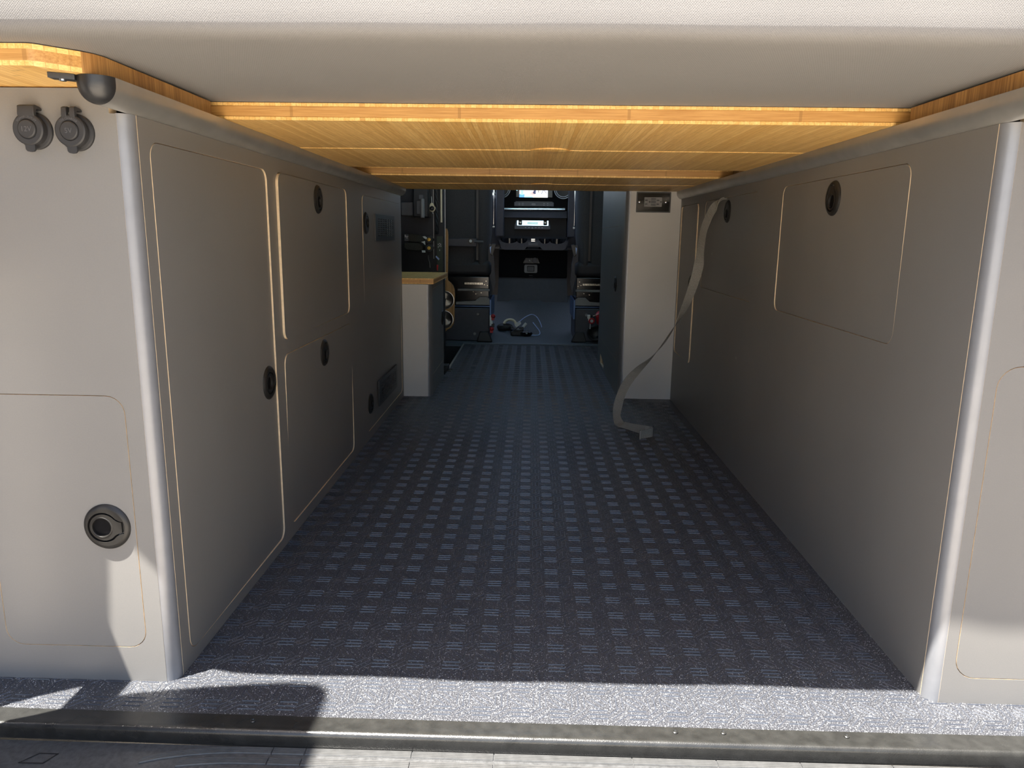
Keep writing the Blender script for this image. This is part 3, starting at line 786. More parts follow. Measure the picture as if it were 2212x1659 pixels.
# even spacing
acc = [0.0]
for i in range(1, len(pp)): acc.append(acc[-1]+(pp[i]-pp[i-1]).length)
step = 0.00125; tot = acc[-1]; k = 0; i = 0; P2 = []; W2 = []
while k*step < tot:
    while acc[i+1] < k*step: i += 1
    t = (k*step-acc[i])/max(1e-9, acc[i+1]-acc[i])
    P2.append(pp[i].lerp(pp[i+1], t)); W2.append(ww[i].lerp(ww[i+1], t)); k += 1
vs = []; n = len(P2); HW = 0.0155
for i in range(n):
    tg = (P2[min(i+1, n-1)]-P2[max(i-1, 0)]).normalized()
    w = W2[i]-tg*W2[i].dot(tg); w.normalize(); nn = tg.cross(w)
    th = 0.0011 if i % 3 else 0.0005
    for sw, sn in ((-1, -1), (1, -1), (1, 1), (-1, 1)):
        p_ = P2[i]+w*HW*sw+nn*th*sn
        vs.append((p_.x, p_.y, max(p_.z, 0.0012)))
fs = []
for i in range(n-1):
    for k in range(4): fs.append((i*4+k, i*4+(k+1) % 4, (i+1)*4+(k+1) % 4, (i+1)*4+k))
fs += [(3, 2, 1, 0), tuple((n-1)*4+k for k in range(4))]
st = thing('webbing_strap', 'grey ribbed webbing strap hanging twisted from cabinet to the floor', 'strap', (0.40, 1.47, 0.0))
b = MB(); b.add(vs, fs); part('webbing', b, 'webbing', st, smooth=0)
b = MB(); b.tube([(0.3845, 1.4195, 0.0012), (0.3845, 1.4195, 0.038)], 0.0022, 8); part('keeper_pin', b, 'black', st)
b = MB(); b.box(0.3335, 0.3385, 1.377, 1.386, 0.0005, 0.031); part('hem_fold', b, 'webbing', st, bevel=0.001)

# ================================================================ CAB
# floor of the cab: level, then rising to the dash
b = MB(); rows = []
for y, z in ((3.45, -0.012), (3.50, -0.012), (3.52, -0.004), (3.56, -0.002), (3.95, 0.0), (4.1, 0.025), (4.3, 0.075), (4.5, 0.15), (4.75, 0.20)):
    rows.append([(x, y, z+(0.012 if (abs(x+0.07) < 0.12 and y > 4.05) else 0)) for x in (-0.9, -0.4, -0.26, -0.20, -0.18, 0.04, 0.06, 0.25, 0.4, 0.9)])
b.grid(rows)
cabfloor = struct('floor_cab', b, 'carpet', 'dark blue-grey cab floor mat between the seats', 'floor')
b = MB(); b.tube([(-0.44, 3.465, 0.001), (0.40, 3.465, 0.001)], 0.009, 8); b.tube([(-0.44, 3.50, -0.001), (0.40, 3.50, -0.001)], 0.006, 8)
struct('trim_5', b, 'carpet', 'rounded lip where the cargo floor meets the cab floor', 'trim')
# step well
b = MB(); b.box(-0.90, -0.437, 2.45, 3.45, -0.17, -0.15); b.box(-0.4395, -0.4355, 2.45, 3.45, -0.15, -0.002); b.box(-0.90, -0.437, 3.44, 3.47, -0.17, -0.013); b.box(-0.90, -0.437, 2.44, 2.452, -0.17, -0.021); b.box(-0.91, -0.895, 2.44, 3.47, -0.17, 0.0)
struct('trim_6', b, 'dark', 'dark step well of the side doorway', 'trim')
b = MB(); b.box(-0.4405, -0.431, 2.60, 3.44, -0.002, 0.003)
struct('trim_7', b, 'alum', 'thin metal edge strip along the step well', 'trim')
b = MB(); b.box(-0.50, -0.415, 2.535, 2.60, -0.006, 0.0035)
struct('trim_8', b, 'sill', 'bright metal corner piece of the step edge', 'trim')
b = MB(); b.box(-0.50, -0.43, 2.545, 2.60, 0.0035, 0.03)
struct('trim_9', b, 'black', 'black block on the step edge corner', 'trim', bevel=0.003)

# ---- dashboard
dash = thing('dashboard', 'black dashboard centre stack with lit screen, chrome bar and cup tray', 'dashboard', (0, 4.7, 0.19))
Y = 4.6
b = MB(); b.box(-0.90, 0.90, 4.86, 5.24, 0.55, 0.96); part('dash_body', b, 'dash', dash, bevel=0.03)
b = MB()
for x0, x1 in ((-0.300, -0.238), (0.232, 0.290)):
    b = MB(); b.box(x0, x1, 4.57, 4.86, 0.645, 1.12); part('stack_cheek', b, 'dash', dash, bevel=0.008)
b = MB(); b.box(-0.238, 0.232, 4.62, 4.86, 0.842, 1.12); part('stack_face', b, 'deep_black', dash, bevel=0.004)
b = MB(); b.box(-0.155, 0.12, 4.610, 4.62, 0.930, 1.10); part('screen_bezel', b, 'black_gloss', dash, bevel=0.004)
# lit screen: a few flat colour fields of the picture it shows
b = MB()
def quad(x0, x1, z0, z1, mi, d): b.add([(x0, 4.609-d, z0), (x1, 4.609-d, z0), (x1, 4.609-d, z1), (x0, 4.609-d, z1)], [(0, 1, 2, 3)], mi)
quad(-0.128, 0.082, 0.932, 1.06, 0, 0)
quad(-0.128, -0.090, 0.932, 0.955, 1, 0.0004); quad(-0.118, -0.098, 0.950, 0.985, 2, 0.0005); quad(-0.088, -0.030, 0.932, 0.941, 2, 0.0004)
quad(-0.083, -0.079, 0.950, 1.06, 5, 0.0004)
b.add([(-0.055, 4.6085, 0.955), (-0.015, 4.6085, 0.945), (-0.005, 4.6085, 0.975), (-0.022, 4.6085, 0.985)], [(0, 1, 2, 3)], 5)
b.add([(-0.030, 4.608, 0.962), (-0.008, 4.608, 0.955), (-0.006, 4.608, 0.985), (-0.016, 4.608, 0.990)], [(0, 1, 2, 3)], 4)
b.add([(0.000, 4.6085, 0.940), (0.022, 4.6085, 0.945), (0.040, 4.6085, 1.06), (0.006, 4.6085, 1.06)], [(0, 1, 2, 3)], 3)
b.add([(0.012, 4.608, 0.968), (0.017, 4.608, 0.968), (0.016, 4.608, 0.984), (0.012, 4.608, 0.984)], [(0, 1, 2, 3)], 4)
b.add([(0.034, 4.608, 0.958), (0.046, 4.608, 0.988), (0.049, 4.608, 0.987), (0.038, 4.608, 0.957)], [(0, 1, 2, 3)], 4)
b.add([(0.046, 4.608, 0.988), (0.048, 4.608, 0.991), (0.076, 4.608, 0.962), (0.073, 4.608, 0.960)], [(0, 1, 2, 3)], 4)
quad(-0.020, 0.048, 0.9325, 0.9385, 3, 0.0006)
part('screen', b, ['scr_white', 'scr_blue', 'scr_cyan', 'scr_cream', 'scr_dark', 'scr_peach'], dash, label='lit screen with a pale picture')
b = MB(); b.lathe([(0.006, 0), (0.006, 0.001), (0, 0.001)], 12, T=frame_mat((0, -1, 0), (0, 0, 1), (-0.146, 4.609, 0.985))); part('screen_button', b, 'scr_cyan', dash)
for x in (-0.262, 0.196):
    b = MB(); b.lathe([(0.064, 0), (0.064, 0.012), (0.060, 0.016), (0.056, 0.010), (0.0, 0.004)], 40, T=frame_mat((0, -1, 0), (0, 0, 1), (x, 4.62, 0.992))); v = part('air_vent', b, 'black', dash)
    for r in (0.054, 0.066):
        b = MB(); b.tube([(x+r*math.cos(2*PI*k/40), 4.602, 0.992+r*math.sin(2*PI*k/40)) for k in range(40)], 0.0032, 8, closed=True); part('vent_ring', b, 'silver', v)
b = MB(); b.box(-0.165, 0.128, 4.606, 4.62, 0.868, 0.898); part('control_strip', b, 'grey_plastic', dash, bevel=0.003)
b = MB(); b.box(-0.155, 0.118, 4.603, 4.606, 0.899, 0.902); part('strip_edge', b, 'mid_grey', dash)
b = MB(); b.plate(rr(-0.037, 0.8745, -0.006, 0.890, 0.007), [], py_plane(4.606), 0, 0.004); part('centre_button', b, 'mid_grey', dash)
b = MB()
for x in (-0.128, -0.101, 0.056, 0.083):
    for z in (0.877, 0.889):
        b = MB(); b.box(x-0.004, x+0.004, 4.6050, 4.606, z-0.0015, z+0.0015); part('button_symbol', b, 'print', dash)
b = MB(); rows = []
for z, dy in ((0.8405, 0.006), (0.8425, 0.0), (0.846, 0.0004), (0.850, 0.0014), (0.854, 0.0025), (0.858, 0.0038), (0.8595, 0.006), (0.8595, 0.02), (0.8405, 0.02)):
    rows.append([(x, 4.592+dy, z+0.001*math.sin(9*x)) for x in (-0.238, -0.2, -0.1, 0.0, 0.1, 0.18, 0.205, 0.212)])
b.grid(rows); part('chrome_bar', b, 'chrome', dash)
b = MB(); b.add([(-0.238, 4.59, 0.785), (0.228, 4.59, 0.785), (0.228, 4.615, 0.838), (-0.238, 4.615, 0.838), (-0.238, 4.80, 0.785), (0.228, 4.80, 0.785), (0.228, 4.80, 0.838), (-0.238, 4.80, 0.838)], [(0, 1, 2, 3), (4, 7, 6, 5), (0, 4, 5, 1), (3, 2, 6, 7), (0, 3, 7, 4), (1, 5, 6, 2)])
part('shelf_lip', b, 'dash', dash)
b = MB(); b.box(-0.238, 0.228, 4.68, 4.86, 0.645, 0.79); part('stack_recess', b, 'dark', dash)
b = MB(); b.add([(-0.162, 4.60, 0.700), (0.107, 4.60, 0.700), (0.107, 4.60, 0.726), (-0.162, 4.60, 0.726), (-0.150, 4.612, 0.766), (0.098, 4.612, 0.766), (0.098, 4.66, 0.70), (-0.150, 4.66, 0.70)], [(0, 1, 2, 3), (3, 2, 5, 4), (0, 3, 4, 7), (1, 6, 5, 2), (0, 7, 6, 1)])
part('switch_panel', b, 'grey_plastic', dash, bevel=0.003)
b = MB(); b.add([(-0.142, 4.5995, 0.7285), (0.091, 4.5995, 0.7285), (0.091, 4.6085, 0.7645), (-0.142, 4.6085, 0.7645)], [(0, 1, 2, 3)]); part('switch_panel_top', b, 'chrome', dash, label='glossy slanted top face mirroring the sky')
b = MB(); b.add([(-0.066, 4.6003, 0.7372), (0.014, 4.6003, 0.7372), (0.014, 4.6047, 0.7555), (-0.066, 4.6047, 0.7555)], [(0, 1, 2, 3)]); part('display_lid', b, 'steel', dash)
for x in (-0.118, 0.068):
    b = MB(); b.lathe([(0.0, -0.014), (0.016, -0.014), (0.018, -0.010), (0.018, 0.010), (0.016, 0.014), (0, 0.014)], 20, T=Matrix.Translation((x, 4.606, 0.748)) @ Matrix.Rotation(PI/2, 4, 'Y')); part('thumb_wheel', b, 'steel', dash)
b = MB()
for k, x in enumerate((-0.078, -0.052, -0.028, -0.002, 0.022, 0.046)):
    if k == 2: b.add([(x-0.006, 4.5985, 0.708), (x+0.006, 4.5985, 0.708), (x, 4.5985, 0.719)], [(0, 1, 2)])
    else: b.box(x-0.005, x+0.005, 4.5985, 4.599, 0.711, 0.716)
part('switch_symbol', b, 'print', dash)
# cup tray
def tray_top(x):
    for c, r in ((-0.195, 0.062), (-0.105, 0.040), (0.065, 0.040), (0.155, 0.062)):
        if abs(x-c) < r: return 0.598+0.028*(1-math.sqrt(max(0, 1-((x-c)/r)**2)))
    return 0.622
xs = [-0.272+0.508*k/80 for k in range(81)]
out = [(x, tray_top(x)) for x in xs]
low = [(0.236, 0.60), (0.215, 0.562), (0.195, 0.554), (0.055, 0.552), (0.03, 0.575), (-0.065, 0.575), (-0.085, 0.552), (-0.23, 0.552), (-0.252, 0.562), (-0.272, 0.60)]
b = MB(); b.plate(out+low[1:-1], [], py_plane(4.45, 1), 0.0, 0.014); part('cup_tray_front', b, 'dash', dash)
for c, r in ((-0.195, 0.062), (-0.105, 0.040), (0.065, 0.040), (0.155, 0.062)):
    b = MB(); b.lathe([(r*0.9, 0.555), (r, 0.634), (r+0.003, 0.634), (r+0.003, 0.552), (r*0.9, 0.552), (0.0, 0.555)], 28, T=Matrix.Translation((c, 4.467+r, 0))); part('cup_well', b, 'black_gloss', dash)
b = MB(); b.box(-0.27, 0.234, 4.465, 4.60, 0.552, 0.560); b.box(-0.27, 0.234, 4.595, 4.64, 0.552, 0.648); part('cup_tray_bed', b, 'dark', dash)
for z in (0.617, 0.629):
    b = MB(); b.plate(rr(-0.035, z-0.003, -0.006, z+0.003, 0.003), [], py_plane(4.449, 1), -0.004, 0.0); part('tray_badge', b, 'chrome', dash)
b = MB(); b.box(-0.055, 0.015, 4.444, 4.45, 0.582, 0.608); part('tray_button', b, 'grey_plastic', dash, bevel=0.003)
b = MB(); b.box(-0.275, 0.24, 4.60, 4.86, 0.345, 0.552); part('console_face', b, 'deep_black', dash, bevel=0.006)
b = MB(); b.add([(-0.286, 4.57, 0.15), (0.25, 4.57, 0.15), (0.24, 4.62, 0.346), (-0.275, 4.62, 0.346), (-0.286, 4.86, 0.15), (0.25, 4.86, 0.15), (0.24, 4.86, 0.346), (-0.275, 4.86, 0.346)], [(0, 1, 2, 3), (4, 7, 6, 5), (0, 3, 7, 4), (1, 5, 6, 2), (3, 2, 6, 7)])
part('kick_panel', b, 'dash', dash)
b = MB(); b.plate([(-0.092, 0.452), (0.032, 0.452), (0.016, 0.490), (-0.074, 0.490)], [], py_plane(4.60), 0, 0.006); part('socket_plate', b, 'black', dash)
b = MB(); b.plate(rr(-0.074, 0.460, -0.031, 0.488, 0.003), [], py_plane(4.594), 0, 0.008); sp = part('switch_block', b, 'grey_plastic', dash)
b = MB(); b.lathe([(0.005, 0), (0.004, 0.002), (0, 0.0025)], 10, T=frame_mat((0, -1, 0), (0, 0, 1), (-0.045, 4.586, 0.472))); part('indicator_dot', b, 'white', sp)
b = MB(); b.lathe([(0.020, 0), (0.020, 0.010), (0.017, 0.013), (0, 0.013)], 12, T=frame_mat((0, -1, 0), (0, 0, 1), (-0.004, 4.594, 0.474))); part('socket_cap', b, 'grey_plastic', dash)
b = MB(); b.plate(rr(-0.082, 0.380, 0.015, 0.441, 0.010), [rr(-0.061, 0.389, -0.006, 0.432, 0.006)[::-1]], py_plane(4.60), 0, 0.010); part('ring_plate', b, 'mid_grey', dash, label='pale grey rounded ring plate')
b = MB(); b.plate(rr(-0.058, 0.393, -0.010, 0.427, 0.004), [], py_plane(4.60), 0, 0.008); part('ring_plate_key', b, 'grey_plastic', dash)
b = MB(); b.box(-0.046, -0.020, 4.597, 4.60, 0.360, 0.3625); b.box(-0.046, -0.016, 4.597, 4.60, 0.3405+0.006, 0.3420+0.006); part('console_mark', b, 'print_dim', dash)

# ---- cab seats
def seat(s, y0, xin, lab):
    """s = -1 left, +1 right; xin = |x| of the aisle side"""
    X = lambda d: s*(xin+d)           # d grows away from the aisle
    def bx(d0, d1, ya, yb, z0, z1): return (min(X(d0), X(d1)), max(X(d0), X(d1)), ya, yb, z0, z1)
    t = thing('cab_seat', lab, 'seat', (X(0.25), y0+0.25, 0))
    b = MB(); b.box(*bx(0.0, 0.45, y0, y0+0.42, 0.0, 0.208)); base = part('pedestal', b, 'dash', t, bevel=0.006)
    for d, z in ((0.072, 0.168), (0.092, 0.045)):
        b = MB(); b.lathe([(0.009, 0), (0.009, 0.002), (0.006, 0.004), (0.0045, 0.001), (0.0, 0.001)], 14, T=frame_mat((0, -1, 0), (0, 0, 1), (X(d), y0, z))); part('bolt', b, 'mid_grey', base)
    b = MB(); b.plate([(X(d), z) for d, z in ((0.075, 0.0), (0.058, 0.062), (0.004, 0.062), (-0.022, 0.0))], [], py_plane(y0), 0, 0.04); part('pedestal_foot', b, 'black', t, bevel=0.004)
    b = MB(); b.plate([(X(d), z) for d, z in ((0.0, 0.228), (0.0, 0.265), (0.014, 0.277), (0.062, 0.277), (0.090, 0.252), (0.21, 0.244), (0.21, 0.228))], [], py_plane(y0), -0.01, 0.004); part('bracket_plate', b, 'mid_grey', t)
    b = MB(); b.box(*bx(0.0, 0.45, y0+0.01, y0+0.4, 0.212, 0.222)); b.box(*bx(-0.012, 0.0, y0, y0+0.4, 0.14, 0.26)); part('blue_bracket', b, 'blue_metal', t, bevel=0.002)
    b = MB(); b.box(*bx(0.0, 0.20, y0-0.004, y0+0.02, 0.313, 0.326)); part('slide_rail', b, 'mid_grey', t, bevel=0.002)
    b = MB(); b.box(*bx(0.005, 0.42, y0+0.03, y0+0.40, 0.222, 0.40)); part('mechanism', b, 'black_gloss', t, bevel=0.004)
    b = MB()
    for k in range(11): b.box(*bx(0.045+k*0.0105, 0.045+k*0.0105+0.0065, y0+0.015, y0+0.03, 0.352, 0.364))
    for (d, z, w) in ((0.02, 0.372, 0.006), (0.03, 0.350, 0.006), (0.012, 0.345, 0.005), (0.05, 0.300, 0.006), (0.085, 0.292, 0.005), (0.10, 0.306, 0.004)):
        b.box(*bx(d, d+w, y0+0.012, y0+0.03, z, z+w*0.7))
    part('slide_teeth', b, 'steel', t)
    b = MB(); b.box(*bx(-0.005, 0.47, y0+0.05, y0+0.52, 0.40, 0.50)); part('cushion', b, 'dark', t, bevel=0.03, seg=3)
    # backrest: main pad, groove, side bolster with a rounded inner edge
    b = MB(); rows = []
    for z in (0.44, 0.47, 0.52, 0.62, 0.8, 1.0, 1.2, 1.30):
        k = 0.0 if 0.5 < z < 1.25 else 0.02
        lean = 0.03*(z-0.48)
        rows.append([(X(d), y0+0.05-dy+k+lean, z) for d, dy in ((0.09, -0.05), (0.093, 0.0), (0.105, 0.012), (0.20, 0.018), (0.40, 0.015), (0.46, -0.02), (0.47, -0.1))])
    b.grid(rows); b.grid([[(r[0][0], r[0][1]+0.15, r[0][2]) for r in rows], [r[0] for r in rows]]); part('backrest', b, 'seat', t, smooth=1.0)
    b = MB(); rows = []
    for z in (0.46, 0.50, 0.56, 0.66, 0.8, 1.0, 1.2, 1.30):
        k = 0.02 if z < 0.5 else 0.0
        inn = 0.012 if z < 0.6 else (0.0 if z < 1.0 else -0.004)
        lean = 0.03*(z-0.48)
        rows.append([(X(d), y0+0.05-dy+k+lean, z) for d, dy in ((0.076, -0.06), (0.074, 0.006), (0.060, 0.014), (0.035+inn, 0.010), (0.012+inn, -0.015), (-0.002+inn, -0.07), (0.0+inn, -0.16))])
    b.grid(rows); part('side_bolster', b, 'seat', t, smooth=1.0)
    b = MB(); b.box(*bx(0.076, 0.094, y0+0.09, y0+0.12, 0.46, 1.3)); part('bolster_groove', b, 'black', t)
    # recliner arm, lever, pivot cap and light-gap strip on the aisle side
    b = MB(); b.plate([(X(d), z) for d, z in ((0.02, 0.46), (-0.018, 0.30), (-0.03, 0.36), (-0.018, 0.52), (0.0, 0.60), (0.02, 0.60))], [], py_plane(y0+0.13), 0, 0.03); part('recliner_arm', b, 'dash', t)
    b = MB(); b.plate([(X(d), z) for d, z in ((-0.012, 0.525), (-0.032, 0.60), (-0.006, 0.605), (0.0, 0.535))], [], py_plane(y0+0.10), 0, 0.02)
    part('recline_handle', b, 'black', t, bevel=0.003)
    b = MB(); b.plate([(X(d), z) for d, z in ((-0.004, 0.535), (-0.012, 0.575), (-0.006, 0.59), (0.006, 0.58), (0.002, 0.545))], [], py_plane(y0+0.09), 0, 0.004)
    part('handle_insert', b, 'blue_tag', t)
    b = MB(); b.lathe([(0.007, 0), (0.006, 0.003), (0, 0.004)], 14, T=frame_mat((0, -1, 0), (0, 0, 1), (X(-0.018), y0+0.08, 0.706))); part('pivot_cap', b, 'white', t)
    b = MB(); b.plate([(X(d), z) for d, z in ((-0.0175, 0.72), (-0.0155, 0.72), (-0.0155, 0.85), (-0.0125, 1.0), (-0.0225, 1.0), (-0.019, 0.88))], [], py_plane(y0+0.10), 0, 0.004)
    part('slim_strip', b, 'chrome', t)  # chrome strip standing in for window light seen through the gap
    return t, X, bx
sl, X, bx = seat(-1, 3.60, 0.288, 'black cab seat with grey folding bar across its back')
b = MB(); b.box(*bx(0.082, 0.30, 3.600, 3.616, 0.584, 0.634)); part('folding_bar', b, 'dash', sl, bevel=0.004)
b = MB(); b.lathe([(0.018, 0), (0.018, 0.006), (0.011, 0.006), (0.010, 0.012), (0.0, 0.013)], 20, T=frame_mat((0, -1, 0), (0, 0, 1), (X(0.118), 3.60, 0.618))); part('bar_knob', b, 'black', sl)
b = MB(); b.lathe([(0.009, 0), (0.008, 0.004), (0, 0.005)], 14, T=frame_mat((0, -1, 0), (0, 0, 1), (X(0.118), 3.586, 0.618))); part('knob_cap', b, 'white', sl)
b = MB(); b.tube([(X(0.095), 3.592, 0.616), (X(0.04), 3.592, 0.614)], 0.008, 8); part('bar_lever', b, 'grey_plastic', sl)
sr, X, bx = seat(1, 3.65, 0.250, 'black cab seat partly hidden behind the tall grey cabinet')

# ---- bamboo panel with two steel cups, edge-on beside the doorway
cp = thing('cup_panel', 'upright bamboo panel with two round steel cups beside the counter cabinet', 'panel', (-0.56, 3.45, 0))
right = [(-0.536, 0.690), (-0.531, 0.675), (-0.529, 0.65), (-0.530, 0.52), (-0.533, 0.405), (-0.531, 0.385), (-0.515, 0.372), (-0.500, 0.355), (-0.492, 0.330), (-0.490, 0.30), (-0.492, 0.20), (-0.493, 0.155), (-0.499, 0.120), (-0.513, 0.100), (-0.535, 0.088), (-0.548, 0.075), (-0.551, 0.05), (-0.553, 0.0)]
pts = right+[(-0.66, 0.0), (-0.66, 0.69)]
b = MB(); b.plate(pts, [circ(-0.548, 0.268, 0.051)[::-1], circ(-0.553, 0.150, 0.051)[::-1]], py_plane(3.45), -0.02, 0.0); part('panel', b, 'bam_z', cp, bevel=0.001, seg=1)
for x, z in ((-0.548, 0.268), (-0.553, 0.150)):
    b = MB(); b.lathe([(0.0545, 0.0), (0.0545, 0.0015), (0.051, 0.002), (0.049, 0.0), (0.049, -0.03), (0.041, -0.032), (0.040, -0.055), (0.0, -0.056)], 44, T=frame_mat((0, -1, 0), (0, 0, 1), (x, 3.45, z))); part('steel_cup', b, 'spun', cp)

# ---- pillar beside the side doorway with the things hung on it
b = MB(); b.box(-0.90, -0.53, 3.24, 3.30, -0.15, 1.86)
pil = struct('wall_pillar', b, 'dark', 'black lined pillar panel beside the doorway', 'wall')
Yp = 3.24
b = MB()
b.box(-0.764, -0.690, 3.20, Yp, 0.755, 0.83)
solo('grey_pouch', b, 'grey_plastic', 'flat dark grey pouch on the pillar beside the canister', 'pouch', (-0.727, 3.22, 0.755), bevel=0.006)
cn = thing('canister', 'black boxy canister with a ribbed grey front under the bed boards', 'canister', (-0.645, 3.2, 0.745))
b = MB(); b.box(-0.690, -0.602, 3.15, Yp, 0.745, 0.93); part('housing', b, 'black', cn, bevel=0.008)
b = MB(); b.box(-0.668, -0.628, 3.135, 3.15, 0.762, 0.836); part('front_pad', b, 'grey_plastic', cn, bevel=0.004)
b = MB(); b.lathe([(0.011, 0), (0.012, 0.01), (0.012, 0.095), (0.010, 0.1), (0, 0.1)], 14, T=Matrix.Translation((-0.633, 3.130, 0.745))); part('tube', b, 'mid_grey', cn)
b = MB(); b.box(-0.652, -0.628, 3.128, 3.15, 0.842, 0.866); part('clip', b, 'grey_plastic', cn, bevel=0.002)
br = thing('badge_reel', 'cream teardrop reel with a black hub hanging beside the canister', 'reel', (-0.590, 3.2, 0.805))
b = MB(); tear = [(-0.590+0.019*math.sin(t)*(1 if math.cos(t) < 0.2 else 0.72), 0.800+0.022*math.cos(t)*(1.25 if math.cos(t) > 0 else 1.0)) for t in [2*PI*k/26 for k in range(26)]]
b.plate(tear, [], py_plane(3.205), 0, 0.010); part('reel_body', b, 'cream', br, bevel=0.002)
b = MB(); b.lathe([(0.013, 0), (0.013, 0.004), (0.008, 0.006), (0.006, 0.003), (0.0, 0.004)], 20, T=frame_mat((0, -1, 0), (0, 0, 1), (-0.589, 3.195, 0.797))); part('hub', b, 'black', br)
b = MB(); b.tube([(-0.592, 3.205, 0.828), (-0.594, 3.215, 0.845), (-0.598, 3.236, 0.862)], 0.002, 6); b.tube([(-0.588, 3.2, 0.778), (-0.585, 3.2, 0.768)], 0.0018, 6); part('cord', b, 'white', br)
# two dark fabric pouches with white tabs and brass snaps
def pouch(zc, lab, mark):
    t = thing('snap_pouch', lab, 'pouch', (-0.66, 3.2, zc), 'dark pouches with brass snaps')
    dz = zc
    out = [(-0.745, dz+0.020), (-0.715, dz+0.023), (-0.665, dz+0.019), (-0.640, dz+0.006), (-0.640, dz-0.016), (-0.672, dz-0.022), (-0.735, dz-0.018), (-0.748, dz-0.004)]
    b = MB(); b.plate(out, [], py_plane(3.19), -0.045, 0.0); part('pouch_body', b, 'olive', t, bevel=0.006)
    b = MB(); b.plate(circ(-0.606, dz-0.006, 0.021, 20), [], py_plane(3.185), -0.05, 0.0); f = part('snap_flap', b, 'black_soft', t, bevel=0.004)
    b = MB(); b.lathe([(0.0098, 0), (0.0095, 0.003), (0.006, 0.0035), (0.005, 0.0025), (0, 0.0025)], 18, T=frame_mat((0, -1, 0), (0, 0, 1), (-0.607, 3.185, dz-0.006))); part('brass_snap', b, 'brass', t)
    return t
p1 = pouch(0.633, 'upper dark fabric pouch with a white printed mark and a brass snap', True)
p2 = pouch(0.586, 'lower dark fabric pouch with a brass snap, beneath the printed one', False)
b = MB(); b.plate([(-0.642, 0.643), (-0.628, 0.645), (-0.617, 0.637), (-0.619, 0.627), (-0.632, 0.633)], [], py_plane(3.178), -0.003, 0.0); part('white_tab', b, 'white', p1)
b = MB(); b.plate([(-0.650, 0.613), (-0.628, 0.619), (-0.626, 0.595), (-0.638, 0.607)], [], py_plane(3.178), -0.003, 0.0); part('white_tab', b, 'white', p1)
b = MB(); b.plate([(-0.647, 0.567), (-0.627, 0.567), (-0.626, 0.555), (-0.645, 0.555)], [], py_plane(3.178), -0.003, 0.0); part('white_tab', b, 'white', p2)
b = MB(); b.box(-0.744, -0.722, 3.186, 3.189, 0.617, 0.655); part('grey_patch', b, 'grey_plastic', p1)
b = MB(); b.box(-0.742, -0.737, 3.184, 3.186, 0.637, 0.651); b.box(-0.742, -0.722, 3.184, 3.186, 0.641, 0.645); b.box(-0.732, -0.728, 3.184, 3.186, 0.631, 0.645); part('white_mark', b, 'white', p1)
# upright runs at the edge of the pillar
b = MB()
for k in range(3):
    b.tube([(-0.566+0.006*math.sin(z*60+k*2.1), 3.226+0.006*math.cos(z*60+k*2.1), z) for z in [0.66+0.26*i/60 for i in range(61)]], 0.0065, 6)
solo('cable_bundle', b, 'black_soft', 'twisted black cable bundle running up beside the cream bar', 'cable', (-0.566, 3.226, 0.66))
b = MB(); b.tube([(-0.541, 3.224, 0.722), (-0.541, 3.224, 0.97)], 0.0055, 10)
solo('cream_bar', b, 'cream', 'thin upright cream bar beside the twisted cables', 'bar', (-0.541, 3.224, 0.722))
b = MB(); b.box(-0.5225, -0.5195, 3.232, 3.24, 0.40, 0.97); b.box(-0.588, -0.5855, 3.234, 3.24, 0.52, 0.97)
o = part('slim_strip', b, 'alum', pil)
pt = thing('green_plate', 'narrow dark green plate with faint white marks on the pillar', 'plate', (-0.55, 3.235, 0.45))
b = MB(); b.box(-0.568, -0.536, 3.228, Yp, 0.45, 0.645); part('plate', b, 'green', pt)
b = MB()
for (x, z) in ((-0.560, 0.600), (-0.552, 0.604), (-0.546, 0.600), (-0.553, 0.592), (-0.545, 0.590), (-0.560, 0.586), (-0.552, 0.568)): b.box(x-0.002, x+0.002, 3.227, 3.228, z-0.004, z+0.004)
part('faint_print', b, 'print', pt)
b = MB(); b.plate([(-0.574, 0.530), (-0.571, 0.538), (-0.552, 0.520), (-0.557, 0.512)], [], py_plane(3.218), -0.004, 0)
solo('blue_tag', b, 'blue_tag', 'small pale blue tag hanging above the red pull', 'tag', (-0.563, 3.22, 0.55))
b = MB(); b.plate([(-0.569, 0.486), (-0.559, 0.486), (-0.562, 0.454), (-0.568, 0.454)], [], py_plane(3.218), -0.01, 0)
solo('red_pull', b, 'red', 'small red pull tab above the bamboo counter', 'pull tab', (-0.564, 3.22, 0.50), bevel=0.002)
b = MB(); b.tube([(-0.617, 3.222, 0.540), (-0.615, 3.215, 0.52), (-0.608, 3.21, 0.50), (-0.606, 3.215, 0.47)], 0.002, 6)
solo('loose_wire', b, 'mid_grey', 'short grey wire sticking up behind the bamboo counter', 'wire', (-0.61, 3.22, 0.47))

# ---- red battery caps on the left pedestal
bt = thing('battery_terminals', 'red-capped terminals with white clamps on the left seat pedestal', 'terminals', (-0.268, 3.585, 0.10))
for z, dx in ((0.160, 0.0), (0.080, -0.008)):
    b = MB(); b.sphere((-0.264+dx, 3.578, z), 0.014, 14, 8, sq=(1.05, 1, 1.0)); b.box(-0.274+dx, -0.256+dx, 3.570, 3.588, z-0.024, z-0.008); part('red_cap', b, 'red', bt)
b = MB(); b.box(-0.2855, -0.272, 3.574, 3.597, 0.10, 0.165); b.box(-0.280, -0.266, 3.570, 3.590, 0.112, 0.132); part('clamp', b, 'white', bt, bevel=0.002)
b = MB(); b.box(-0.272, -0.255, 3.574, 3.594, 0.092, 0.115); part('clamp_block', b, 'black', bt, bevel=0.002)

